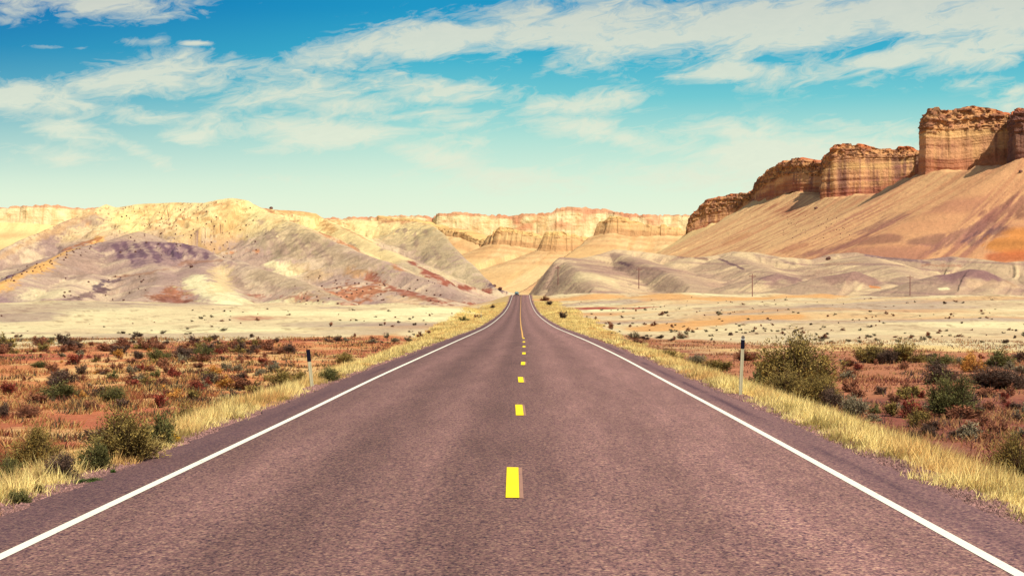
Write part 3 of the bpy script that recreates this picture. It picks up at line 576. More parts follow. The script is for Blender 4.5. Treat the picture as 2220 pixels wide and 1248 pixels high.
tal_patches = [([(1870, 505), (1950, 470)], 7, tdk, .55, .8), ([(1760, 550), (1860, 525), (1930, 515)], 7, (172, 116, 96), .75, .7), ([(2010, 535), (2080, 515), (2150, 485)], 8, (156, 106, 98), .65, 1.0),
               ([(2100, 525), (2170, 500)], 5, (126, 90, 92), .65, .9), ([(2150, 470), (2220, 430)], 8, (160, 104, 90), .7, .8), ([(1570, 530), (1620, 505)], 4, (206, 142, 96), .6, .6), ([(1700, 545), (1740, 530)], 6, (196, 132, 96), .7, .6),
               ([(2190, 540), (2230, 520)], 12, (232, 152, 78), .9, .8), ([(2160, 560), (2220, 555)], 6, (206, 110, 66), .8, .8), ([(2250, 480), (2400, 430)], 9, (170, 116, 92), .5, .9)]
def fl1(x, y): return np.interp(y, [900, 1200, 2000, 3000], [8, 10, 12, 14]) + 0 * x
E1T = [(1440, 2290, 552, 545), (1489, 2236, 516, 512), (1560, 2165, 0, 484), (1645, 2085, 0, 436), (1722, 2000, 0, 422), (1787, 1862, 0, 437), (1890, 1720, 0, 428), (2001, 1588, 0, 380), (2100, 1515, 0, 374), (2203, 1452, 0, 354), (2330, 1420, 0, 338), (2600, 1385, 0, 330), (2900, 1335, 0, 330)]
talus('talus', E1T, (1020, 2700), (900, 2750), 600, 520, col_talus, M_hill, slope=.50, floor_=fl1, patches=tal_patches, seed=620)

# middle distance: rounded bluffs closing the valley
E2 = [(820, 3300, 470, 486), (900, 3250, 478, 494), (945, 3200, 494, 508), (1000, 3150, 500, 516), (1050, 3100, 522, 534), (1062, 3060, 508, 530), (1085, 3040, 496, 526), (1120, 3030, 499, 529), (1160, 3020, 508, 534), (1184, 3010, 516, 538), (1184, 2900, 507, 537), (1215, 2890, 504, 538), (1250, 2890, 509, 538), (1290, 2900, 520, 539), (1298, 2880, 478, 508), (1330, 2860, 468, 501), (1365, 2860, 476, 505), (1420, 2850, 486, 510), (1500, 2840, 498, 512), (1600, 2830, 500, 509)]
def col_mid(S, Z, T0, but, cap, bb, bb2, seed):
    st = fbm(S / 300, Z / 3.5, seed + 61, 4); vs = fbm(S / 6, Z / 70, seed + 62, 3)
    c = np.zeros(S.shape + (3,)) + np.array(A(234, 190, 130)); c = mixc(c, np.array(A(216, 162, 106)), ss(.0, .5, st) * .6); c = mixc(c, np.array(A(196, 140, 96)), (1 - ss(.15, .3, T0)) * .6)
    c = mixc(c, np.array(A(200, 150, 96)), ss(.1, .5, vs) * .4); c = mixc(c, np.array(A(244, 200, 124)), ss(.75, .85, T0) * .6); return mixc(c, np.array(A(170, 120, 80)), ss(.6, .9, bb) * cap * .5)
cliff('bluffs', E2, 2.2, 40, col_mid, M_far, butt=(60, 4), fine=(14, 1.2), blocky=.5, depth=120, sink=14, seed=710, topn=3, lean=.5)
def col_tal2(X, Y, H, out, bs, gn):
    n2 = fbm(bs / 14, out / 160, 712, 4); c = np.zeros(X.shape + (3,)) + np.array(A(244, 206, 146)); c = mixc(c, np.array(A(226, 174, 112)), ss(-.2, .5, n2) * .6)
    c = mixc(c, np.array(A(206, 150, 100)), np.exp(-((out - 26) / 9) ** 2) * .6); c = mixc(c, np.array(A(212, 156, 106)), (np.exp(-((out - 48 - n2 * 10) / 7) ** 2) + np.exp(-((out - 80 + n2 * 12) / 9) ** 2)) * .55); return mixc(c, np.array(A(206, 146, 110)), ss(.1, .5, n2) * ss(170, 320, out) * .6)
talus('valley slope', E2, (780, 1640), (1900, 3320), 330, 330, col_tal2, M_far, slope=.34, floor_=lambda x, y: 12 + 0 * x, seed=720, gl=(34, 4), scallop=(60, 9))

# far mesa along the horizon
E3 = [(-1500, 6200, 470, 520), (-700, 5400, 460, 510), (-250, 4900, 455, 488), (0, 4700, 451, 482), (62, 4690, 446, 482), (120, 4690, 445, 484), (158, 4700, 450, 486), (235, 4700, 452, 488), (420, 4720, 462, 500), (640, 4720, 470, 506), (730, 4720, 473, 500),
      (822, 4700, 469, 492), (900, 4690, 467, 492), (940, 4680, 472, 500), (952, 4600, 463, 508), (1000, 4600, 461, 510), (1060, 4590, 465, 515), (1110, 4590, 469, 520), (1140, 4580, 464, 522), (1196, 4570, 460, 522), (1206, 4570, 452, 520), (1260, 4560, 450, 518),
      (1315, 4560, 454, 516), (1335, 4540, 461, 512), (1400, 4520, 466, 508), (1500, 4500, 466, 505), (1620, 4500, 463, 505), (2000, 4600, 450, 500), (3000, 5200, 450, 500), (4200, 6200, 450, 510)]
def col_mesa(S, Z, T0, but, cap, bb, bb2, seed):
    st = fbm(S / 500, Z / 5.0, seed + 61, 4); vs = fbm(S / 14, Z / 150, seed + 62, 4); n = fbm(S / 60, Z / 30, seed + 63, 4)
    c = np.zeros(S.shape + (3,)) + np.array(A(250, 226, 172)); c = mixc(c, np.array(A(242, 192, 132)), ss(.0, .5, vs) * .7); c = mixc(c, np.array(A(232, 170, 120)), ss(.1, .5, n + st * .5) * .5)
    c = mixc(c, np.array(A(228, 150, 112)), ss(.15, .55, n) * ss(.3, .5, T0) * .7)
    return mixc(c, np.array(A(212, 142, 108)), ss(.84, .92, T0 + st * .08 + n * .1) * .75)
cliff('mesa', E3, 5.5, 34, col_mesa, M_far, butt=(90, 10), fine=(26, 3.5), blocky=.35, depth=400, sink=20, seed=810, topn=3.5, lean=.15)
def col_tal3(X, Y, H, out, bs, gn):
    n2 = fbm(bs / 30, out / 220, 812, 4); c = np.zeros(X.shape + (3,)) + np.array(A(250, 222, 152)); c = mixc(c, np.array(A(234, 186, 126)), ss(-.1, .5, n2) * .6)
    return mixc(c, np.array(A(214, 156, 110)), np.exp(-((out - 90) / 22) ** 2) * .5)
talus('mesa slope', E3, (-900, 2600), (3300, 5600), 480, 170, col_tal3, M_far, slope=.42, floor_=lambda x, y: 12 + 0 * x, seed=820, gl=(50, 7), scallop=(90, 16))

# ------------------------------------------------------------------ road: asphalt, edge lines, centre line
def strip(name, u0, u1, y, dz, mat, wig=0.0, cols=2, seed=1):
    cx = road_x(y); tx = np.gradient(cx, y); z = road_z(y); us = np.linspace(0, 1, cols)
    e0 = u0 + wig * fbm(y / .5, y * 0, seed, 3); e1 = u1 + wig * fbm(y / .5, y * 0 + 7, seed + 1, 3)
    U = e0[:, None] * (1 - us) + e1[:, None] * us if wig else np.broadcast_to(u0 + (u1 - u0) * us, (len(y), cols))
    X = cx[:, None] + U; Y = np.broadcast_to(y[:, None], X.shape); Z = np.broadcast_to(z[:, None], X.shape) - 0.015 * np.abs(U) + dz
    V = np.stack([X, Y, Z], -1).reshape(-1, 3); nr, nc = X.shape; idx = np.arange(nr*nc).reshape(nr, nc)
    F = np.stack([idx[:-1, :-1], idx[:-1, 1:], idx[1:, 1:], idx[1:, :-1]], -1).reshape(-1, 4)
    o = raw_mesh(name, V, F, None, True, mat)
    uv = o.data.uv_layers.new(name='UVMap'); lu = np.stack([U.ravel(), Y.ravel()], -1)[F.ravel()]; uv.data.foreach_set('uv', lu.astype(np.float32).ravel())
    return o
ys = np.unique(np.concatenate([np.arange(-60, 12, 2.0), np.arange(12, 60, .12), np.arange(60, 140, .5), np.arange(140, 900, 2.0)]))

def asphalt_color(T, uvn):
    pos = T.new('ShaderNodeTexCoord').outputs['Object']
    u = T.new('ShaderNodeSeparateXYZ'); T.l.new(uvn, u.inputs[0]); ux, uy = u.outputs[0], u.outputs[1]
    n1_ = T.noise(pos, 42.0, 3, .65); vor = T.new('ShaderNodeTexVoronoi'); T.l.new(pos, vor.inputs['Vector']); vor.inputs['Scale'].default_value = 48.0
    vcs = T.new('ShaderNodeSeparateColor'); T.l.new(vor.outputs['Color'], vcs.inputs[0])
    big = T.noise(T.vec(T.m('MULTIPLY', ux, .9), T.m('MULTIPLY', uy, .10), 0.0), 1.0, 5, .6)
    mid = T.noise(T.vec(T.m('MULTIPLY', ux, 3.0), T.m('MULTIPLY', uy, .25), 4.0), 1.0, 5, .65)
    n0_ = T.noise(pos, 15.0, 2, .6); ns_ = T.noise(T.vec(T.m('MULTIPLY', ux, 24.0), T.m('MULTIPLY', uy, 5.0), 2.0), 1.0, 2, .7)
    base = T.mix(T.m('ADD', T.m('MULTIPLY_ADD', T.m('SUBTRACT', n1_, .5), 2.8, .5), T.m('ADD', T.m('MULTIPLY', T.m('SUBTRACT', n0_, .5), 1.1), T.m('MULTIPLY', T.m('SUBTRACT', ns_, .5), 1.0)), clamp=True), A(64, 42, 60), A(192, 141, 126))
    base = T.mix(T.m('MULTIPLY', T.m('SUBTRACT', vcs.outputs[0], .80), 4.0, clamp=True), base, A(226, 180, 146))
    base = T.mix(T.m('MULTIPLY', T.m('SUBTRACT', .16, vcs.outputs[1]), 5.0, clamp=True), base, A(62, 42, 60))
    # wheel tracks polished lighter, lane centres and the middle darker with oil; worn right lane
    def bump_at(c_, w_):
        q = T.m('DIVIDE', T.m('SUBTRACT', ux, c_), w_); return T.m('EXPONENT', T.m('MULTIPLY', T.m('MULTIPLY', q, q), -1.0))
    tr = T.m('ADD', T.m('ADD', bump_at(1.0, .42), bump_at(2.65, .5)), T.m('ADD', bump_at(-.95, .42), bump_at(-2.7, .5)))
    rightl = T.m('MULTIPLY', T.m('ADD', ux, .3), .16, clamp=True)
    f = T.m('MULTIPLY_ADD', tr, .22, .74); f = T.m('MULTIPLY_ADD', rightl, .55, f)
    dk_ = T.m('MULTIPLY', T.m('ADD', bump_at(-.45, .35), bump_at(-1.85, .4)), .08); f = T.m('SUBTRACT', f, dk_)
    f = T.m('MULTIPLY', f, T.m('MULTIPLY_ADD', T.m('SUBTRACT', big, .5), .7, 1.0)); f = T.m('MULTIPLY', f, T.m('MULTIPLY_ADD', T.m('SUBTRACT', mid, .5), .8, 1.0))
    edge = T.m('MULTIPLY', T.m('SUBTRACT', T.m('ABSOLUTE', ux), 3.72), 6.0, clamp=True)
    c = T.mix(1.0, base, T.vec(f, f, f), 'MULTIPLY')
    c = T.mix(T.m('MULTIPLY', edge, .35), c, A(104, 76, 84))
    # dark seam in the shoulder
    q = T.m('DIVIDE', T.m('SUBTRACT', T.m('ABSOLUTE', ux), T.m('MULTIPLY_ADD', mid, .12, 4.02)), .09)
    seam = T.m('MULTIPLY', T.m('EXPONENT', T.m('MULTIPLY', T.m('MULTIPLY', q, q), -1.0)), T.m('MULTIPLY', T.m('SUBTRACT', big, .42), 5.0, clamp=True))
    c = T.mix(T.m('MULTIPLY', seam, .7), c, A(70, 48, 62))
    # far down the road the stones melt into an even red-brown
    return c, n1_, pos, ux, uy
def mat_asphalt():
    m = bpy.data.materials.new('asphalt'); m.use_nodes = True; T = NT(m.node_tree); b = T.n['Principled BSDF']
    uvn = T.new('ShaderNodeUVMap').outputs[0]; c, n, pos, ux, uy = asphalt_color(T, uvn); T.put(b.inputs['Base Color'], c)
    b.inputs['Roughness'].default_value = .9; b.inputs['Specular IOR Level'].default_value = .15
    bn = T.new('ShaderNodeBump'); bn.inputs['Strength'].default_value = .5; bn.inputs['Distance'].default_value = .008; T.put(bn.inputs['Height'], n); T.l.new(bn.outputs[0], b.inputs['Normal'])
    return m
def mat_paint(name, col, wear=.5):
    m = bpy.data.materials.new(name); m.use_nodes = True; T = NT(m.node_tree); b = T.n['Principled BSDF']
    pos = T.new('ShaderNodeTexCoord').outputs['Object']; n = T.noise(pos, 30, 5, .7); n_ = T.noise(pos, 2.5, 4, .6)
    w = T.m('MULTIPLY', T.m('SUBTRACT', T.m('ADD', T.m('MULTIPLY', n, .6), T.m('MULTIPLY', n_, .4)), wear), 12.0, clamp=True)
    T.put(b.inputs['Base Color'], T.mix(w, col, A(150, 112, 100))); b.inputs['Roughness'].default_value = .7; b.inputs['Specular IOR Level'].default_value = .2
    return m
M_asph = mat_asphalt(); M_white = mat_paint('white road paint', (.74, .70, .55), .575); M_yel = mat_paint('yellow road paint', (.84, .62, .004), .615); M_ghost = mat_paint('faded road paint', A(186, 138, 112), .54); M_oldy = mat_paint('worn yellow paint', (.62, .33, .07), .60)
tag(strip('road', -4.45, 4.45, ys, 0.0, M_asph, wig=.10, cols=9), kind='structure')
tag(strip('edge line', -3.735, -3.63, ys, .004, M_white), kind='structure')
tag(strip('edge line', 3.63, 3.735, ys, .004, M_white), kind='structure')
tag(strip('centre line', .0, .10, np.concatenate([np.arange(106, 140, .5), np.arange(140, 900, 2.0)]), .004, M_oldy), kind='structure')
dash_where = ['nearest', 'second nearest', 'third nearest', 'fourth nearest', 'fifth nearest', 'sixth nearest', 'seventh nearest', 'farthest']
for i in range(8):
    y0 = 16.25 + 12.2 * i; yy = np.linspace(y0, y0 + 3.05, 8)
    xo = .075
    xo = .105 - np.linspace(0, .03, 8) * (i < 3)
    d_ = strip('centre dash', -.065 + xo, .065 + xo, yy, .008, M_yel, wig=1e-9); tag(d_, 'bright yellow dash in the middle of the road, %s to the camera' % dash_where[i] if i < 7 else 'tiny yellow dash in the middle of the road where the solid line begins', 'road marking', 'yellow dashes down the middle of the road')
    if i < 4:
        g_ = strip('faded dash', .068 + xo, .105 + xo, yy, .004, M_ghost, wig=1e-9); tag(g_, kind='structure')
    d_['kind'] = 'thing'

# ------------------------------------------------------------------ plants
def leaf_quads(pts, dirs, ln, wd, rs):
    """small blades at pts along dirs"""
    n = len(pts); side = np.cross(dirs, rs.normal(size=(n, 3))); side /= np.linalg.norm(side, axis=1)[:, None] + 1e-9
    a = pts - side * wd[:, None]; b = pts + side * wd[:, None]; c = pts + dirs * ln[:, None] + side * wd[:, None] * .35; d = pts + dirs * ln[:, None] - side * wd[:, None] * .35
    V = np.stack([a, b, c, d], 1).reshape(-1, 3); F = np.arange(4 * n).reshape(n, 4); return V, F
def make_shrub_data(seed, ntw, nleaf, base_c, tip_c, leaf=.05, flat=1.0, spiky=.25, clump=7, accent=None, darkn=None):
    rs = np.random.default_rng(seed)
    # a few main limbs, twigs crowd round them: uneven dome of radius about .5, height about 1 (unit size)
    ph = rs.uniform(0, 2*np.pi, clump); th = np.arccos(rs.uniform(.10, 1, clump)); ld = np.stack([np.sin(th)*np.cos(ph), np.sin(th)*np.sin(ph), np.cos(th)], 1); ll = rs.uniform(.68, 1.05, clump)
    own = rs.integers(0, clump, ntw); d = ld[own] + rs.normal(size=(ntw, 3)) * .20; d[:, 2] = np.abs(d[:, 2]) + .08; d /= np.linalg.norm(d, axis=1)[:, None]
    R = ll[own] * (1 - .35 * rs.random(ntw) ** 2) * (1 + spiky * (rs.random(ntw) - .3)); ang_pen = 1 - .22 * (1 - (d * ld[own]).sum(1)) * 3; R *= np.clip(ang_pen, .6, 1)
    tips = d * R[:, None] * np.array([.5, .5, 1.0 * flat]); base = rs.normal(size=(ntw, 3)) * np.array([.06, .06, 0]); base[:, 2] = -.02
    V = []; F = []
    # twigs
    mid = base * .5 + tips * .5 + rs.normal(size=(ntw, 3)) * .03; sd = np.cross(tips - base, rs.normal(size=(ntw, 3))); sd /= np.linalg.norm(sd, axis=1)[:, None] + 1e-9; w = .006
    tv = np.stack([base - sd*w, base + sd*w, mid + sd*w*.7, mid - sd*w*.7, tips], 1).reshape(-1, 3); o5 = np.arange(ntw)[:, None] * 5
    tf = np.concatenate([np.concatenate([o5+0, o5+1, o5+2, o5+3], 1), np.concatenate([o5+3, o5+2, o5+4, o5+4], 1)]); 
    tf3 = np.concatenate([np.stack([tf[:, 0], tf[:, 1], tf[:, 2]], 1), np.stack([tf[:ntw, 0], tf[:ntw, 2], tf[:ntw, 3]], 1)])
    tcol = np.array(darkn if darkn is not None else A(112, 84, 66)) * rs.uniform(.7, 1.2, (ntw, 1)); tcol = np.repeat(tcol, 5, 0)
    # leaves on the outer part of each twig
    k = nleaf // ntw; t = (1 - .62 * rs.random((ntw, k)) ** 1.3)[..., None]; pts = (base[:, None] * (1 - t) + tips[:, None] * t + rs.normal(size=(ntw, k, 3)) * .022).reshape(-1, 3)
    dd = (np.repeat(tips - base, k, 0)); dd /= np.linalg.norm(dd, axis=1)[:, None] + 1e-9; dd = dd + rs.normal(size=dd.shape) * .55; dd[:, 2] += .15; dd /= np.linalg.norm(dd, axis=1)[:, None]
    n = len(pts); lv, lf = leaf_quads(pts, dd, rs.uniform(.6, 1.4, n) * leaf, rs.uniform(.6, 1.2, n) * leaf * .22, rs)
    own_l = np.repeat(own, k); cl = rs.uniform(.75, 1.3, clump)[own_l] * rs.uniform(.65, 1.35, n); mixv = np.clip(rs.random(n) * .8 + .25 * (t.reshape(-1) > .8), 0, 1)[:, None]
    lc = (np.array(base_c) * (1 - mixv) + np.array(tip_c) * mixv) * cl[:, None]
    if accent is not None:
        am = (t.reshape(-1) > .86) & (rs.random(n) < .8) & (pts[:, 2] > .3); lc[am] = np.array(accent) * rs.uniform(.8, 1.15, (am.sum(), 1))
    lc = np.repeat(lc, 4, 0)
    return (tv, tf3, tcol), (lv, lf, lc)
PROT = {}
def me_from(name, V, F, col, mat):
    o = raw_mesh(name, V, F, col, False, mat); me = o.data; bpy.data.objects.remove(o); return me
def proto(kind, var, fine):
    key = (kind, var, fine)
    if key in PROT: return PROT[key]
    K = dict(olive=dict(spiky=.45, base_c=A(60, 52, 42), tip_c=A(190, 162, 88)), green=dict(spiky=.4, base_c=A(78, 84, 58), tip_c=A(140, 132, 74)), dark=dict(base_c=A(78, 66, 62), tip_c=A(128, 100, 82)),
             brown=dict(base_c=A(124, 78, 66), tip_c=A(178, 118, 84), spiky=.4), gold=dict(base_c=A(196, 128, 66), tip_c=A(240, 180, 92), spiky=.3), flower=dict(base_c=A(150, 120, 50), tip_c=A(214, 170, 60), accent=(.62, .33, .02)),
             grey=dict(base_c=A(118, 110, 96), tip_c=A(176, 160, 122)), red=dict(base_c=A(122, 56, 52), tip_c=A(178, 90, 68), spiky=.35), mat=dict(base_c=A(54, 84, 40), tip_c=A(104, 130, 54), spiky=.4))[kind]
    nt, nl, lf = {3: (900, 15000, .036), 2: (420, 5200, .055), 1: (130, 900, .11), 0: (50, 240, .2)}[fine]
    tw, le = make_shrub_data(hash((len(kind) * 7 + ord(kind[0]) + ord(kind[-1])) * 31 + var * 7 + fine) % 100000, nt, nl, leaf=lf, clump=[4, 7, 13, 26][fine], **K)
    if fine >= 2:
        r = (me_from('stems', *tw, M_stem), me_from('foliage', *le, M_leaf))
    else:
        V = np.concatenate([tw[0], le[0]]); n0 = len(tw[0]); f4 = le[1] + n0; f3 = np.concatenate([tw[1], f4[:, [0, 1, 2]], f4[:, [0, 2, 3]]]); r = (me_from('shrub', V, f3, np.concatenate([tw[2], le[2]]), M_leaf),)
    PROT[key] = r; return r
nshr = 0
def shrub(x, y, z, w, h, kind, label, group=None, fine=2, cat='shrub', name='desert_shrub', rot=None):
    global nshr; nshr += 1
    pr = proto(kind, nshr % 3, fine); rot = random.uniform(0, 6.28) if rot is None else rot
    if len(pr) == 1: o = bpy.data.objects.new(name, pr[0]); C.objects.link(o)
    else:
        o = bpy.data.objects.new(name, None); C.objects.link(o); o.empty_display_size = .2
        for nm, me in zip(('stems', 'foliage'), pr): ch = bpy.data.objects.new(nm, me); C.objects.link(ch); ch.parent = o
    o.location = (x, y, z - .02 * h); o.rotation_euler = (0, 0, rot); o.scale = (w * 1.08, w * random.uniform(.85, 1.15), h * 1.05)
    return tag(o, label, cat, group)
def shrub_px(px, py, wpx, hpx, kind, label, group=None, fine=None, **kw):
    x, y, z = ground_hit(px, py)
    if fine is None: fine = 3 if wpx > 100 else (2 if wpx > 42 else (1 if wpx > 16 else 0))
    return shrub(x, y, z, wpx * y / FPX, hpx * y / FPX, kind, label, group, fine, **kw)
big = [
    # right side
    (1722, 846, 205, 118, 'olive', 'largest olive green bush, tall and rounded, right of the right reflector post'),
    (1700, 868, 120, 68, 'olive', 'lower yellow green bush at the foot of the largest bush on the right'), (1770, 880, 110, 72, 'olive', 'yellowish bush leaning against the right foot of the largest bush'),
    (1660, 838, 70, 50, 'green', 'small dark green bush between the right reflector post and the largest bush'),
    (1802, 888, 62, 50, 'dark', 'rounded dark brown bush at the grass edge, below right of the largest bush'), (1855, 905, 85, 52, 'grey', 'grey green low bush at the grass edge beyond the rounded dark bush'),
    (2062, 902, 118, 96, 'green', 'upright dark green bush standing alone in the middle of the right flat'), (2040, 832, 100, 46, 'dark', 'dark spreading bush just behind the upright green bush on the right flat'),
    (2170, 842, 150, 52, 'dark', 'wide low dark purple bush near the right edge of the photo'), (1878, 786, 96, 44, 'olive', 'olive bush first in the far row right of the largest bush'),
    (1962, 786, 90, 46, 'olive', 'tallest olive bush in the middle of the far bush row on the right'), (1925, 788, 60, 34, 'dark', 'dark bush between the two olive bushes of the far right row'), (2040, 795, 84, 30, 'green', 'low flat green bush in the far row behind the right flat'),
    (2108, 806, 62, 46, 'gold', 'golden orange tumbleweed like bush in the far right row'), (2165, 798, 84, 44, 'green', 'dark green rounded bush right of the golden bush'), (2212, 782, 40, 24, 'dark', 'small dark bush cut by the right edge above the flat'),
    (1960, 800, 28, 20, 'brown', 'small brown dome bush in front of the far right row'), (1896, 896, 34, 22, 'green', 'small dark round bush beside the grey green bush, left of a pair'), (1934, 896, 36, 24, 'dark', 'small dark bush right of a pair on the right flat'),
    (1895, 912, 40, 16, 'grey', 'pale grey green cushion plant just below the small round pair'), (1980, 972, 44, 44, 'dark', 'dark brown tuft bush at the upper edge of the right grass verge'), (2205, 1045, 120, 105, 'olive', 'big olive bush cut by the right edge of the photo'),
    (1990, 925, 60, 40, 'olive', 'sparse yellow green bush left of the upright green bush'), (2010, 945, 46, 26, 'dark', 'small dark bush below the sparse yellow green bush'), (1970, 853, 48, 26, 'brown', 'brown red twiggy bush right of the small black bush'), (1908, 855, 34, 20, 'dark', 'small blackish bush on the bare tan patch of the right flat'),
    (1846, 850, 40, 34, 'brown', 'brown twiggy bush touching the right side of the largest bush'), (1560, 806, 90, 30, 'olive', 'low olive bush left of the right reflector post'), (1450, 782, 70, 26, 'olive', 'olive bush by the verge, farther up the road than the reflector post'), (1510, 792, 60, 26, 'grey', 'greyish bush between the two low olive bushes left of the right post'),
    (1620, 782, 70, 26, 'brown', 'brownish low bush behind the right reflector post'), (1218, 692, 26, 19, 'dark', 'dark round bush beside the far right marker post'), (1192, 662, 20, 12, 'dark', 'small dark bush on the right verge near the road crest'), (1180, 652, 22, 12, 'brown', 'brown bush on the right verge just before the road crest'),
    (1378, 748, 46, 14, 'brown', 'low brown bush, nearest of the bushes in the thin red band right of the road'), (1345, 744, 34, 12, 'dark', 'low dark bush, farther of the bushes in the thin red band right of the road'),
    # left side
    (275, 1000, 170, 112, 'olive', 'largest olive bush on the left, beside the grass verge'), (205, 1018, 96, 70, 'green', 'dark green bush touching the left foot of the largest left bush'), (345, 968, 80, 82, 'green', 'dark green bush between the largest left bush and the orange flowers'),
    (78, 1012, 112, 92, 'olive', 'yellow olive bush near the left edge of the photo'), (22, 1052, 84, 72, 'green', 'dark green bush cut by the left edge of the photo'), (135, 1040, 86, 64, 'dark', 'dark brown bush between the yellow olive bush and the grass verge'),
    (362, 958, 62, 26, 'flower', 'orange yellow flowering bush beside the left verge'), (402, 930, 74, 56, 'olive', 'olive bush just beyond the orange flowering bush'), (452, 900, 34, 13, 'flower', 'small orange flowering plant in the left verge, farther away'),
    (40, 1092, 52, 34, 'green', 'dark green tuft by the asphalt edge at the lower left'), (128, 862, 92, 36, 'green', 'wide grey green bush in the left red flat'), (135, 832, 74, 34, 'dark', 'dark bush behind the wide grey green bush on the left flat'), (245, 872, 62, 38, 'green', 'dark green bush in the middle of the left red flat'),
    (262, 888, 40, 26, 'dark', 'small dark bush just in front of the middle green bush on the left flat'), (345, 884, 40, 38, 'red', 'dull red bush right of the middle of the left flat'), (425, 850, 50, 28, 'red', 'dark red low bush in the red flat, left of the far verge bushes'), (342, 820, 34, 20, 'green', 'small green bush standing alone on the orange soil at the left'),
    (245, 822, 40, 20, 'green', 'small grey green bush on the orange soil, left of the one standing alone'), (85, 796, 44, 14, 'green', 'low green bush near the far edge of the left red flat'), (195, 888, 42, 24, 'brown', 'brown bush left of the middle green bush on the left flat'), (60, 905, 60, 32, 'brown', 'brown purple bush low at the left edge of the red flat'),
    (10, 905, 44, 34, 'dark', 'dark bush at the very left edge of the red flat'), (550, 852, 34, 32, 'olive', 'small olive bush at the left of the far verge bushes'), (606, 838, 70, 34, 'olive', 'olive bush left of the left reflector post'), (648, 830, 44, 28, 'olive', 'small olive bush touching the left of the left reflector post'), (716, 826, 50, 34, 'green', 'green bush just right of the left reflector post'),
    (748, 790, 52, 26, 'olive', 'olive bush by the verge, farther up the road than the left reflector post'), (505, 862, 30, 20, 'dark', 'small dark bush at the left foot of the verge bushes on the left'), (300, 778, 46, 18, 'dark', 'leftmost dark bush of the far bush row on the left flat'), (345, 780, 60, 26, 'green', 'second dark bush of the far row on the left flat'),
    (392, 780, 62, 30, 'dark', 'third and darkest bush of the far row on the left flat'), (440, 775, 54, 28, 'green', 'fourth bush of the far row on the left flat'), (475, 760, 40, 18, 'olive', 'rightmost olive bush of the far row on the left flat'), (298, 730, 34, 12, 'dark', 'dark bush alone on the pale slope behind the far left row'),
    (1006, 698, 30, 13, 'green', 'dark green low bush on the left verge before the road dips'), (1035, 690, 22, 10, 'brown', 'brown bush on the left verge beside the far left marker post'), (1070, 668, 18, 8, 'dark', 'tiny dark bush on the left verge below the road crest'),
    (193, 1046, 62, 12, 'mat', 'bright green mat of weeds at the left asphalt edge, larger and nearer'), (243, 1027, 30, 12, 'mat', 'bright green mat of weeds at the left asphalt edge, smaller and farther'),
    (80, 1070, 40, 26, 'olive', 'small olive tuft in the left verge near the lower left corner'),
]
for (px, py, w, h, kind, lab) in big:
    shrub_px(px, py, w, h, kind, lab, 'bushes standing beside the desert road')
# the many small shrubs of each flat (nothing tells them apart)
rr = random.Random(5)
SCAT = []
def scatter(n, region, kinds, wr, label, group, hf=.6, nz=None):
    k = 0; tries = 0
    while k < n and tries < n * 60:
        tries += 1; px = rr.uniform(region[0], region[1]); py = region[2] + (region[3] - region[2]) * rr.random() ** region[4]
        x, y, z = ground_hit(px, py); u = x - float(road_x(y))
        if abs(u) < 9.5 or (630 < px < 700 and py < 800): continue
        if nz and float(fbm(np.array(x / nz), np.array(y / nz), 77, 3)) < rr.uniform(-.4, .4): continue
        w = rr.uniform(*wr) * (1 + .5 * rr.random() ** 4); wp = w / y * FPX
        SCAT.append((wp, x, y, z, w, w * hf * rr.uniform(.7, 1.2), rr.choice(kinds), label, group)); k += 1
scatter(120, (-60, 600, 762, 970, 1.3), ['dark', 'brown', 'red', 'brown', 'olive', 'grey', 'gold'], (.3, .85), 'small dull shrub scattered on the red flat left of the road', 'small shrubs on the left red flat', nz=12)
scatter(130, (1640, 2280, 775, 1040, 1.2), ['dark', 'brown', 'red', 'brown', 'dark', 'olive', 'grey'], (.25, .75), 'small dull shrub scattered on the brown flat right of the road', 'small shrubs on the right brown flat', nz=9)
scatter(90, (-60, 680, 742, 768, 1.0), ['dark', 'brown', 'brown', 'olive'], (.6, 1.5), 'low brown shrub along the far edge of the left red flat', 'shrubs edging the left flat', hf=.5)
scatter(70, (1560, 2280, 650, 745, 1.2), ['dark', 'grey', 'brown'], (.35, .8), 'tiny dark shrub dotted over the pale mound right of the road', 'shrubs on the pale right mound', hf=.45, nz=16)
scatter(36, (1250, 1560, 672, 740, 1.0), ['dark', 'brown', 'grey'], (.5, 1.2), 'tiny shrub dotted over the pale ground between the road and the right mound', 'shrubs on the pale ground right of the road', hf=.45, nz=20)
scatter(46, (180, 960, 690, 745, 1.0), ['dark', 'grey', 'brown'], (.4, 1.1), 'tiny shrub dotted over the pale mounds left of the road', 'shrubs on the pale left mounds', hf=.45, nz=20)

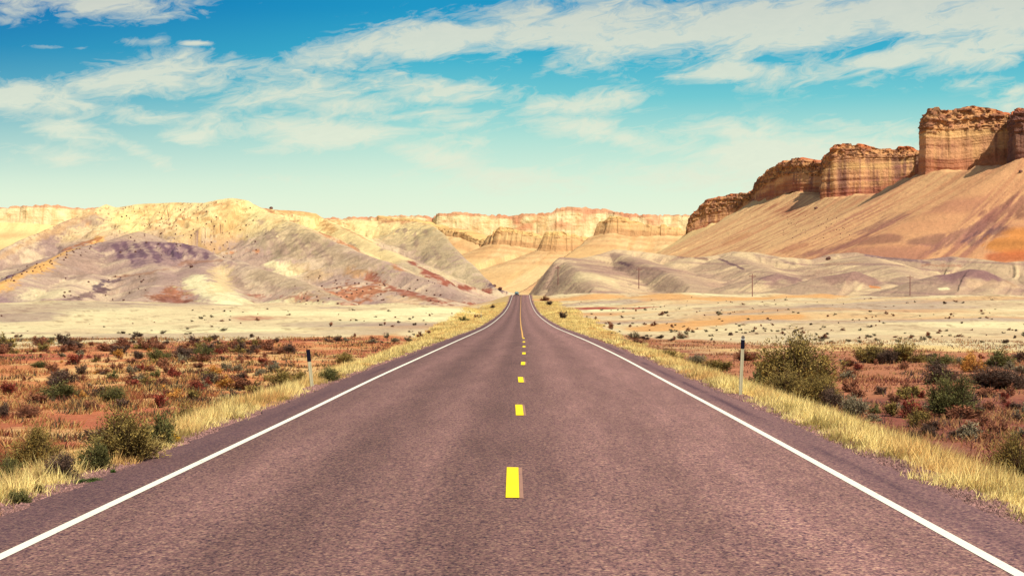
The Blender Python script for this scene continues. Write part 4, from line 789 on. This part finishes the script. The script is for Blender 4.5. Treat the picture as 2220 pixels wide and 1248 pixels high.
scatter(170, (1180, 2300, 642, 745, .8), ['dark', 'grey', 'brown', 'grey'], (.25, .7), 'tiny dark shrub dotted over the pale mound right of the road', 'shrubs on the pale right mound', hf=.45, nz=14)
scatter(70, (-60, 1040, 668, 745, .9), ['dark', 'grey', 'brown', 'grey'], (.25, .8), 'tiny shrub dotted over the pale mounds left of the road', 'shrubs on the pale left mounds', hf=.45, nz=16)
SCAT.sort(key=lambda t: -t[0])
NOBJ = 222
for (wp, x, y, z, w, h, kd, lab, grp) in SCAT[:NOBJ]: shrub(x, y, z, w, h, kd, lab, grp, 1 if wp > 20 else 0)
def merged_scrub(items):                                 # the smallest ones, together
    Vs, Fs, Cs, off = [], [], [], 0
    for i, (wp, x, y, z, w, h, kd, lab, grp) in enumerate(items):
        me = proto(kd, i % 3, 0)[0]; nv = len(me.vertices); v = np.zeros(nv * 3); me.vertices.foreach_get('co', v); v = v.reshape(-1, 3); c = np.zeros(nv * 4); me.attributes['col'].data.foreach_get('color', c)
        f = np.zeros(len(me.polygons) * 3, int); me.polygons.foreach_get('vertices', f); a = rr.uniform(0, 6.28); ca, sa = math.cos(a), math.sin(a)
        Vs.append(np.stack([(v[:, 0] * ca - v[:, 1] * sa) * w + x, (v[:, 0] * sa + v[:, 1] * ca) * w + y, v[:, 2] * h + z], 1)); Fs.append(f.reshape(-1, 3) + off); Cs.append(c.reshape(-1, 4)[:, :3]); off += nv
    o = raw_mesh('scattered_scrub', np.concatenate(Vs), np.concatenate(Fs), np.concatenate(Cs), False, M_leaf); tag(o, 'tiniest specks of scrub scattered over the pale flats and mounds', kind='stuff')
merged_scrub(SCAT[NOBJ:])

# ---- roadside grass and low scrub litter: nobody could count them
def blades(name, X, Y, hgt, wid, lean, cols, mat, label, seed):
    rs = np.random.default_rng(seed); n = len(X); Z = G(X, Y) - .01; b = np.stack([X, Y, Z], 1)
    ang = rs.uniform(0, 2*np.pi, n); sd = np.stack([np.cos(ang), np.sin(ang), np.zeros(n)], 1) * wid[:, None]
    ln = rs.normal(size=(n, 3)) * lean; ln[:, 2] = 1; ln[:, 0] += .18; ln /= np.linalg.norm(ln, axis=1)[:, None]; bend = rs.normal(size=(n, 3)) * .22; bend[:, 2] = 0
    m1 = b + ln * hgt[:, None] * .55; t = m1 + (ln + bend) * hgt[:, None] * .5
    V = np.stack([b - sd, b + sd, m1 + sd * .75, m1 - sd * .75, t], 1).reshape(-1, 3); o5 = np.arange(n)[:, None] * 5
    F = np.concatenate([np.concatenate([o5, o5+1, o5+2], 1), np.concatenate([o5, o5+2, o5+3], 1), np.concatenate([o5+3, o5+2, o5+4], 1)])
    o = raw_mesh(name, V, F, np.repeat(cols, 5, 0), False, mat); tag(o, label, None, None, 'stuff'); return o
def verge(side, n, seed, label):
    rs = np.random.default_rng(seed)
    y = np.exp(rs.uniform(math.log(12), math.log(620), n)); a = rs.random(n)
    in_ = 4.56 + fbm(y / 1.1, y * 0 + side * 3, 71, 3) * .25 + fbm(y / .25, y * 0 + side * 3, 76, 2) * .18 + np.abs(rs.normal(size=n)) * .22; out_ = np.interp(y, [10, 40, 150, 300, 620], [8.6, 8.4, 9.6, 12, 14]) + fbm(y / 6, y * 0 + side, 72, 3) * 1.2
    u = in_ + (out_ - in_) * a ** 1.05; x = road_x(y) + side * u
    # clumped
    cl = fbm(x / .35, y / .5, 73, 3); keep = rs.random(n) < np.clip(.66 + cl * 1.5 - .5 * ss(.8, 1.0, a), .15, 1); x, y, u, a, cl = x[keep], y[keep], u[keep], a[keep], cl[keep]; n = len(x)
    for (pp, qq) in ((1605, 856), (677, 838)):
        gx_, gy_, _ = ground_hit(pp, qq); ok = ~((np.abs(x - gx_ * y / gy_) < .30) & (y > gy_ - 2.5) & (y < gy_ + .3)); x, y, u, a, cl = x[ok], y[ok], u[ok], a[ok], cl[ok]; n = len(x)
    taper = ss(0, .18, a) * (1 - .3 * ss(.8, 1, a)); far = np.sqrt(np.maximum(y, 14) / 14)
    h = (.10 + .21 * taper * rs.uniform(.35, 1.25, n)) * (1 + .25 * np.clip(cl, -1, 1)) * rs.uniform(.7, 1.25, n)
    w = .0036 * far * rs.uniform(.7, 1.4, n) * (1 + .6 * (y > 60))
    nb = fbm(x / 1.6, y / 3, 74, 4); nb2 = fbm(x / .5, y / .7, 75, 3)
    c = np.zeros((n, 3)) + np.array(A(250, 227, 150)); c = mixc(c, np.array(A(224, 176, 108)), ss(-.1, .5, nb)); c = mixc(c, np.array(A(158, 138, 76)), ss(.1, .4, nb2 + .4 * fbm(x / 4, y / 8, 79, 3)) * .65 + .35 * (1 - ss(0, .14, a)) * ss(-.1, .3, nb2)); c = mixc(c, np.array(A(140, 98, 70)), (rs.random(n) < .16) * .8)
    c *= 1.6 * rs.uniform(.75, 1.15, (n, 1)); blades('roadside_grass', x, y, h, w, .42, c, M_grass, label, seed)
verge(-1, 430000, 11, 'pale dry grass along the left edge of the road')
verge(1, 430000, 12, 'pale dry golden grass along the right edge of the road')
def litter(n, region, seed, palette, label, hr, name='ground_scrub'):
    rs = np.random.default_rng(seed); side, u0, u1, y0, y1 = region
    y = np.exp(rs.uniform(math.log(y0), math.log(y1), n)); wv = (u1 - u0) * np.clip(y / y1 * 1.3, .28, 1); u = u0 + wv * rs.random(n); x = road_x(y) + side * u
    cl = fbm(x / .9, y / 1.6, seed, 4) + .5 * fbm(x / 6, y / 9, seed + 3, 3); keep = cl > rs.uniform(-.15, .5, n); x, y, cl = x[keep], y[keep], cl[keep]; n = len(x)
    far = np.sqrt(y / 14); h = rs.uniform(hr[0], hr[1], n) * (1 + cl * .6); w = .007 * far * rs.uniform(.7, 1.6, n)
    pal = np.array([A(*p) for p in palette]); sel = np.clip((fbm(x / 2.5, y / 4, seed + 7, 3) * .5 + .5) * len(pal) + rs.normal(size=n) * .7, 0, len(pal) - 1).astype(int)
    c = pal[sel] * rs.uniform(.7, 1.2, (n, 1)); blades(name, x, y, h, w, .7, c, M_grass, label, seed)
litter(420000, (-1, 7.6, 62, 20, 175), 21, [(98, 64, 64), (150, 82, 64), (200, 130, 86), (232, 188, 118), (92, 84, 66), (150, 92, 68), (130, 112, 70)], 'low dry scrub and weeds covering the left red flat', (.05, .24))
litter(260000, (1, 8.0, 60, 20, 150), 22, [(106, 62, 62), (146, 82, 68), (196, 132, 92), (214, 164, 110), (96, 76, 74), (166, 142, 88)], 'low dry reddish scrub covering the right brown flat', (.05, .22))
# stones at the asphalt edge
def gravel_bits(n, seed):
    rs = np.random.default_rng(seed); y = np.exp(rs.uniform(math.log(11), math.log(90), n)); side = np.where(rs.random(n) < .5, -1, 1); u = 4.42 + np.abs(rs.normal(size=n)) * .36; x = road_x(y) + side * u
    z = G(x, y) + .004; s = rs.uniform(.005, .016, n) * (1 + y / 60); base = np.array([[1, 0, 0], [-.5, .85, 0], [-.5, -.85, 0], [0, 0, .9]])
    V = base[None] * s[:, None, None] * rs.uniform(.7, 1.3, (n, 4, 3)); a = rs.uniform(0, 6.28, n); ca, sa = np.cos(a), np.sin(a); vx = V[..., 0] * ca[:, None] - V[..., 1] * sa[:, None]; vy = V[..., 0] * sa[:, None] + V[..., 1] * ca[:, None]
    V = np.stack([vx + x[:, None], vy + y[:, None], V[..., 2] + z[:, None]], -1).reshape(-1, 3); o4 = np.arange(n)[:, None] * 4
    F = np.concatenate([np.concatenate([o4+0, o4+1, o4+3], 1), np.concatenate([o4+1, o4+2, o4+3], 1), np.concatenate([o4+2, o4+0, o4+3], 1)])
    c = np.array(A(160, 120, 112)) * rs.uniform(.5, 1.6, (n, 1)); o = raw_mesh('gravel', V, F, np.repeat(c, 4, 0), False, M_ground); tag(o, 'loose gravel along both edges of the asphalt', None, None, 'stuff')
gravel_bits(34000, 33)

# ------------------------------------------------------------------ boulders on the slopes
def rock_mesh(seed):
    import bmesh
    bm = bmesh.new(); bmesh.ops.create_icosphere(bm, subdivisions=2, radius=.5); rs = random.Random(seed)
    dirs = [Vector((rs.gauss(0, 1), rs.gauss(0, 1), rs.gauss(0, 1))).normalized() for _ in range(9)]
    for v in bm.verts:
        for d in dirs:
            k = v.co.dot(d) - .36
            if k > 0: v.co -= d * k
        v.co *= 1 + rs.uniform(-.04, .04)
    me = bpy.data.meshes.new('boulder'); bm.to_mesh(me); bm.free(); c = np.array(A(120, 84, 74)); at = me.attributes.new('col', 'FLOAT_COLOR', 'POINT'); c4 = np.ones((len(me.vertices), 4), np.float32); c4[:, :3] = c; at.data.foreach_set('color', c4.ravel()); me.materials.append(M_rock); return me
RK = [rock_mesh(i) for i in range(4)]
def boulder(lay, px, py, size, label, group=None):
    x, y, z = layer_hit(LAYERS[lay], px, py); o = bpy.data.objects.new('boulder', RK[rr.randrange(4)]); C.objects.link(o); o.location = (x, y - size * .2, z + size * .15); o.rotation_euler = (rr.uniform(-.3, .3), rr.uniform(-.3, .3), rr.uniform(0, 6.28)); o.scale = (size, size * .9, size * .8); tag(o, label, 'boulder', group)
boulder('talus', 1768, 453, 4.5, 'single dark boulder high on the talus below the middle cliff')
boulder('talus', 2211, 375, 4.0, 'dark boulder on the talus just under the cliff at the right edge')
boulder('hills', 1071, 617, 2.6, 'upper dark boulder at the left hill foot beside the road crest'); boulder('hills', 1084, 629, 2.8, 'lower dark boulder at the left hill foot beside the road crest')
boulder('badlands', 1796, 562, 3.0, 'dark boulder on the grey badlands left of the middle mound')
boulder('hills', 415, 580, 2.2, 'dark boulder below the purple grey slope of the left hill'); boulder('hills', 588, 451, 3.2, 'dark rock on the skyline right of the left hill summit')
for _ in range(60): boulder('talus', rr.uniform(1690, 1850), rr.uniform(465, 520), rr.uniform(.7, 1.4), 'small dark boulder scattered on the middle of the orange talus', 'boulders on the orange talus')
for _ in range(85): boulder('hills', rr.uniform(260, 560), rr.uniform(450, 560), rr.uniform(.5, 1.3), 'small brown boulder scattered on the upper left hill', 'boulders on the upper left hill')
for _ in range(70): boulder('hills', rr.uniform(640, 960), rr.uniform(600, 664), rr.uniform(.5, 1.3), 'small red brown boulder in the rubble at the right foot of the left hill', 'boulders in the red rubble')
for _ in range(45):
    t_ = rr.random(); boulder('hills', 210 - 210 * t_ + rr.uniform(-18, 18), 525 + 92 * t_ + rr.uniform(-8, 8), rr.uniform(.6, 1.3), 'small brown boulder on the orange rubble stripe of the left hill', 'boulders on the orange rubble stripe')
for _ in range(25): boulder('hills', rr.uniform(130, 330), rr.uniform(600, 668), rr.uniform(.7, 1.4), 'small dark boulder at the foot of the left hill near the left edge', 'boulders at the left hill foot')

# ------------------------------------------------------------------ hard objects
import bmesh
def bm_obj(name, bm, mat, parent=None, smooth=False):
    me = bpy.data.meshes.new(name); bmesh.ops.recalc_face_normals(bm, faces=bm.faces); bm.to_mesh(me); bm.free()
    if smooth:
        for p in me.polygons: p.use_smooth = True
    if mat: me.materials.append(mat)
    o = bpy.data.objects.new(name, me); C.objects.link(o)
    if parent: o.parent = parent
    return o
def prism(bm, prof, x0, x1):                              # profile (y,z) extruded along x
    a = [bm.verts.new((x0, p[0], p[1])) for p in prof]; b = [bm.verts.new((x1, p[0], p[1])) for p in prof]; n = len(prof)
    bm.faces.new(a); bm.faces.new(b[::-1])
    for i in range(n): bm.faces.new((a[i], b[i], b[(i+1) % n], a[(i+1) % n]))
def box(bm, x0, x1, y0, y1, z0, z1):
    prism(bm, [(y0, z0), (y1, z0), (y1, z1), (y0, z1)], x0, x1)
def cyl(bm, p0, p1, r0, r1, n=12):
    p0, p1 = Vector(p0), Vector(p1); d = (p1 - p0).normalized(); s = d.orthogonal().normalized(); t = d.cross(s); A_, B_ = [], []
    for i in range(n):
        a = 2*math.pi*i/n; v = s*math.cos(a) + t*math.sin(a); A_.append(bm.verts.new(p0 + v*r0)); B_.append(bm.verts.new(p1 + v*r1))
    bm.faces.new(A_[::-1]); bm.faces.new(B_)
    for i in range(n): bm.faces.new((A_[i], A_[(i+1) % n], B_[(i+1) % n], B_[i]))
def empty(name, loc, rot=(0, 0, 0)):
    o = bpy.data.objects.new(name, None); C.objects.link(o); o.location = loc; o.rotation_euler = rot; o.empty_display_size = .3; return o
M_post = mat_plain('weathered plastic', A(196, 186, 150), .6, 0, 14, .12); M_navy = mat_plain('dark reflector panel', (.004, .004, .012), .8, 0, 30, .1, .1); M_whitep = mat_plain('white plastic', A(236, 236, 226), .5, 0, 20, .05); M_cap = mat_plain('grey cap', A(110, 100, 90), .5)
M_wood = mat_plain('weathered pole wood', A(136, 84, 76), .9, 0, 3, .2); M_ins = mat_plain('insulator', A(96, 72, 76), .4)

# delineator posts
def delineator(px, py, lean, hgt, label, white_top, yaw=0.0, panel=.18, w=.076):
    x, y, z = ground_hit(px, py); hgt = hgt * y / FPX + .04; r = empty('reflector_post', (x, y, z - .04), (0, lean, yaw)); tag(r, label, 'reflector post', 'reflector posts beside the road')
    bm = bmesh.new(); top = hgt - (panel + (.06 if white_top else 0)); w2 = w / 2
    # flat post with slightly folded edges
    prof = [(-w2, .004), (-w2 * .8, -.008), (0, -.004), (w2 * .8, -.008), (w2, .004), (w2 * .8, .006), (0, .010), (-w2 * .8, .006)]
    lo = [bm.verts.new((a, b, 0)) for a, b in prof]; hi_ = [bm.verts.new((a * .98, b, top)) for a, b in prof]; n = len(prof); bm.faces.new(lo[::-1]); bm.faces.new(hi_)
    for i in range(n): bm.faces.new((lo[i], lo[(i+1) % n], hi_[(i+1) % n], hi_[i]))
    bm_obj('post', bm, M_post, r)
    bm = bmesh.new(); box(bm, -w2 * 1.1, w2 * 1.1, -.013, .012, top, top + panel); bmesh.ops.bevel(bm, geom=bm.edges[:], offset=.004, segments=1, affect='EDGES'); bm_obj('reflector_panel', bm, M_navy, r)
    if white_top:
        bm = bmesh.new(); box(bm, -w2 * 1.05, w2 * 1.05, -.011, .010, top + panel, top + panel + .05); bm_obj('white_band', bm, M_whitep, r)
        bm = bmesh.new(); cyl(bm, (0, -.012, top + panel + .05), (0, .011, top + panel + .05), w2 * 1.0, w2 * 1.0, 18); bm_obj('cap', bm, M_cap, r)
    return r
delineator(1605, 856, .045, 126, 'leaning reflector post with white top and dark blue panel, right side of the road', True, -.1, .19)
delineator(677, 838, -.11, 81, 'leaning reflector post with black panel and no white top, left side of the road', False, .1, .28, .085)
delineator(1217, 690, .0, 17, 'distant pale marker post on the right verge beside a dark round bush', False, 0, .08, .11)
delineator(1043, 692, .0, 17, 'distant pale marker post on the left verge before the road dips', False, 0, .08, .11)
# small white sign and pale marker near the crest
x, y, z = ground_hit(1098, 634); s_ = empty('road_sign', (x, y, z)); tag(s_, 'tiny white sign left of the road at the crest', 'sign')
bm = bmesh.new(); cyl(bm, (0, 0, -.3), (0, 0, 1.5), .04, .04, 8); bm_obj('post', bm, M_post, s_)
bm = bmesh.new(); box(bm, -.45, .45, -.055, -.042, .9, 1.9); bmesh.ops.bevel(bm, geom=bm.edges[:], offset=.004, segments=1, affect='EDGES'); bm_obj('sign_panel', bm, M_whitep, s_)
x, y, z = ground_hit(1153, 637); s_ = empty('marker_post', (x, y, z)); tag(s_, 'tiny pale marker post right of the road at the crest', 'marker post')
bm = bmesh.new(); box(bm, -.14, .14, -.03, .03, -.2, 1.1); bm_obj('post', bm, M_post, s_); bm = bmesh.new(); box(bm, -.16, .16, -.05, -.033, .6, 1.1); bm_obj('reflector_panel', bm, M_whitep, s_)

# utility poles
def pole_parts(h):
    bm = bmesh.new(); cyl(bm, (0, 0, -.5), (0, 0, h), .24, .17, 12); yield 'pole', bm, M_wood, h
    bm = bmesh.new(); box(bm, -1.9, 1.9, -.28, -.12, h - 1.35, h - 1.08); yield 'crossarm', bm, M_wood, h
    for sx in (-1, 1):
        bm = bmesh.new(); cyl(bm, (sx * 1.0, -.29, h - 1.34), (sx * .12, -.24, h - 2.3), .035, .035, 6); yield 'brace', bm, M_wood, h
    for xx in (-1.75, -.9, .9, 1.75):
        bm = bmesh.new(); cyl(bm, (xx, -.2, h - 1.08), (xx, -.2, h - .78), .09, .13, 8); yield 'insulator', bm, M_ins, h
def ground_at(px, d): x = (px - CX) / FPX * d; return x, d, float(G(x, d))
proto_parts = []
for i, (px, d, top, bot, lab) in enumerate([(1974, 900, 597, 641, 'nearest and darkest utility pole, standing behind the pale mound at the right'), (1631, 930, 594, 643, 'utility pole between the two small dark mounds and the road, third from the left'),
                                      (1386, 960, 581, 626, 'faint utility pole second from the left, in front of the grey hills'), (1209, 985, 577, 618, 'leftmost utility pole, at the foot of the grey hill near the road')]):
    x = (px - CX) / FPX * d; lay = LAYERS['badlands']; zb = CAM_H + (HZ - bot) / FPX * d; h = (bot - top) / FPX * d; g = float(G(x, d)); 
    r = empty('utility_pole', (x, d - 150, 0))
    if i == 3: d = 900; x = (px - CX) / FPX * d
    # stand it where its line of sight meets the land
    q = layer_hit(lay, px, bot); gh = ground_hit(px, bot)
    if gh[1] < q[1]: q = gh
    h = (bot - top) / FPX * q[1]; r.location = (q[0], q[1], q[2]); r.rotation_euler = (0, 0, [.25, .45, .6, .6][i]); tag(r, lab, 'utility pole', 'line of utility poles right of the road')
    k = h / 11.0; 
    if i == 0: proto_parts = [bm_obj(nm, bm, mt, r) for nm, bm, mt, _ in pole_parts(11.0)]
    else:
        for pp in proto_parts: c_ = pp.copy(); C.objects.link(c_); c_.parent = r
    r.scale = (k, k, k)

# the oncoming car on the crest
def make_car():
    y = 742.0; x = float(road_x(y)) - 1.85; z = float(road_z(y)) + .0; r = empty('car', (x, y, z - .02)); tag(r, 'pale teal car with a dark lower front coming over the crest of the road', 'car')
    M_body = mat_plain('dark car paint', A(48, 48, 66), .3, .2, 6, .05); M_roof = mat_plain('teal car paint', A(150, 182, 168), .25, .1, 6, .05); M_glass = mat_plain('windscreen glass', (.25, .36, .34), .08, 0, 5, .05, .8); M_tyre = mat_plain('tyre rubber', (.02, .02, .022), .8); M_lamp = mat_plain('headlamp glass', (.75, .75, .7), .15); M_rim = mat_plain('wheel rim', (.5, .5, .5), .3, .8)
    bm = bmesh.new(); prism(bm, [(-2.25, .35), (-2.3, .72), (-2.1, .98), (-1.1, 1.1), (1.9, 1.12), (2.25, 1.0), (2.3, .4)], -.95, .95); bmesh.ops.bevel(bm, geom=bm.edges[:], offset=.07, segments=2, affect='EDGES'); b = bm_obj('body', bm, M_body, r, True)
    bm = bmesh.new(); v = [(-.85, -1.05, 1.08), (.85, -1.05, 1.08), (.85, 2.0, 1.08), (-.85, 2.0, 1.08), (-.70, -.15, 1.80), (.70, -.15, 1.80), (.70, 1.75, 1.80), (-.70, 1.75, 1.80)]; vs = [bm.verts.new(p) for p in v]
    for f in ((0, 1, 2, 3), (4, 5, 6, 7), (0, 1, 5, 4), (1, 2, 6, 5), (2, 3, 7, 6), (3, 0, 4, 7)): bm.faces.new([vs[i] for i in f])
    bmesh.ops.bevel(bm, geom=bm.edges[:], offset=.05, segments=2, affect='EDGES'); bm_obj('cabin', bm, M_roof, r, True)
    bm = bmesh.new(); vs = [bm.verts.new(p) for p in ((-.76, -1.0, 1.16), (.76, -1.0, 1.16), (.64, -.24, 1.74), (-.64, -.24, 1.74))]; bm.faces.new(vs); bmesh.ops.solidify(bm, geom=bm.faces[:], thickness=-.02); o = bm_obj('windscreen', bm, M_glass, r); o.location = (0, -.02, .02)
    for sx in (-1, 1):
        bm = bmesh.new(); vs = [bm.verts.new(p) for p in ((sx*.85, -.75, 1.16), (sx*.85, 1.8, 1.16), (sx*.73, 1.6, 1.7), (sx*.73, -.1, 1.7))]; bm.faces.new(vs); bmesh.ops.solidify(bm, geom=bm.faces[:], thickness=.02); o = bm_obj('side_window', bm, M_glass, r); o.location = (sx * .03, 0, 0)
        bm = bmesh.new(); box(bm, sx*.78 - .14, sx*.78 + .14, -2.33, -2.2, .68, .86); bmesh.ops.bevel(bm, geom=bm.edges[:], offset=.03, segments=2, affect='EDGES'); bm_obj('headlight', bm, M_lamp, r)
        bm = bmesh.new(); box(bm, sx*1.06 - .1, sx*1.06 + .1, -.85, -.7, 1.1, 1.26); bmesh.ops.bevel(bm, geom=bm.edges[:], offset=.03, segments=1, affect='EDGES'); bm_obj('mirror', bm, M_body, r)
        for yy in (-1.45, 1.45):
            bm = bmesh.new(); cyl(bm, (sx*.75, yy, .36), (sx*.97, yy, .36), .36, .36, 20); w_ = bm_obj('wheel', bm, M_tyre, r); bm = bmesh.new(); cyl(bm, (sx*.965, yy, .36), (sx*.985, yy, .36), .22, .2, 14); bm_obj('rim', bm, M_rim, w_)
    bm = bmesh.new(); box(bm, -.5, .5, -2.34, -2.25, .55, .75); bm_obj('grille', bm, M_tyre, r)
    bm = bmesh.new(); box(bm, -.93, .93, -2.42, -2.2, .34, .5); bmesh.ops.bevel(bm, geom=bm.edges[:], offset=.03, segments=1, affect='EDGES'); bm_obj('bumper', bm, M_tyre, r)
make_car()
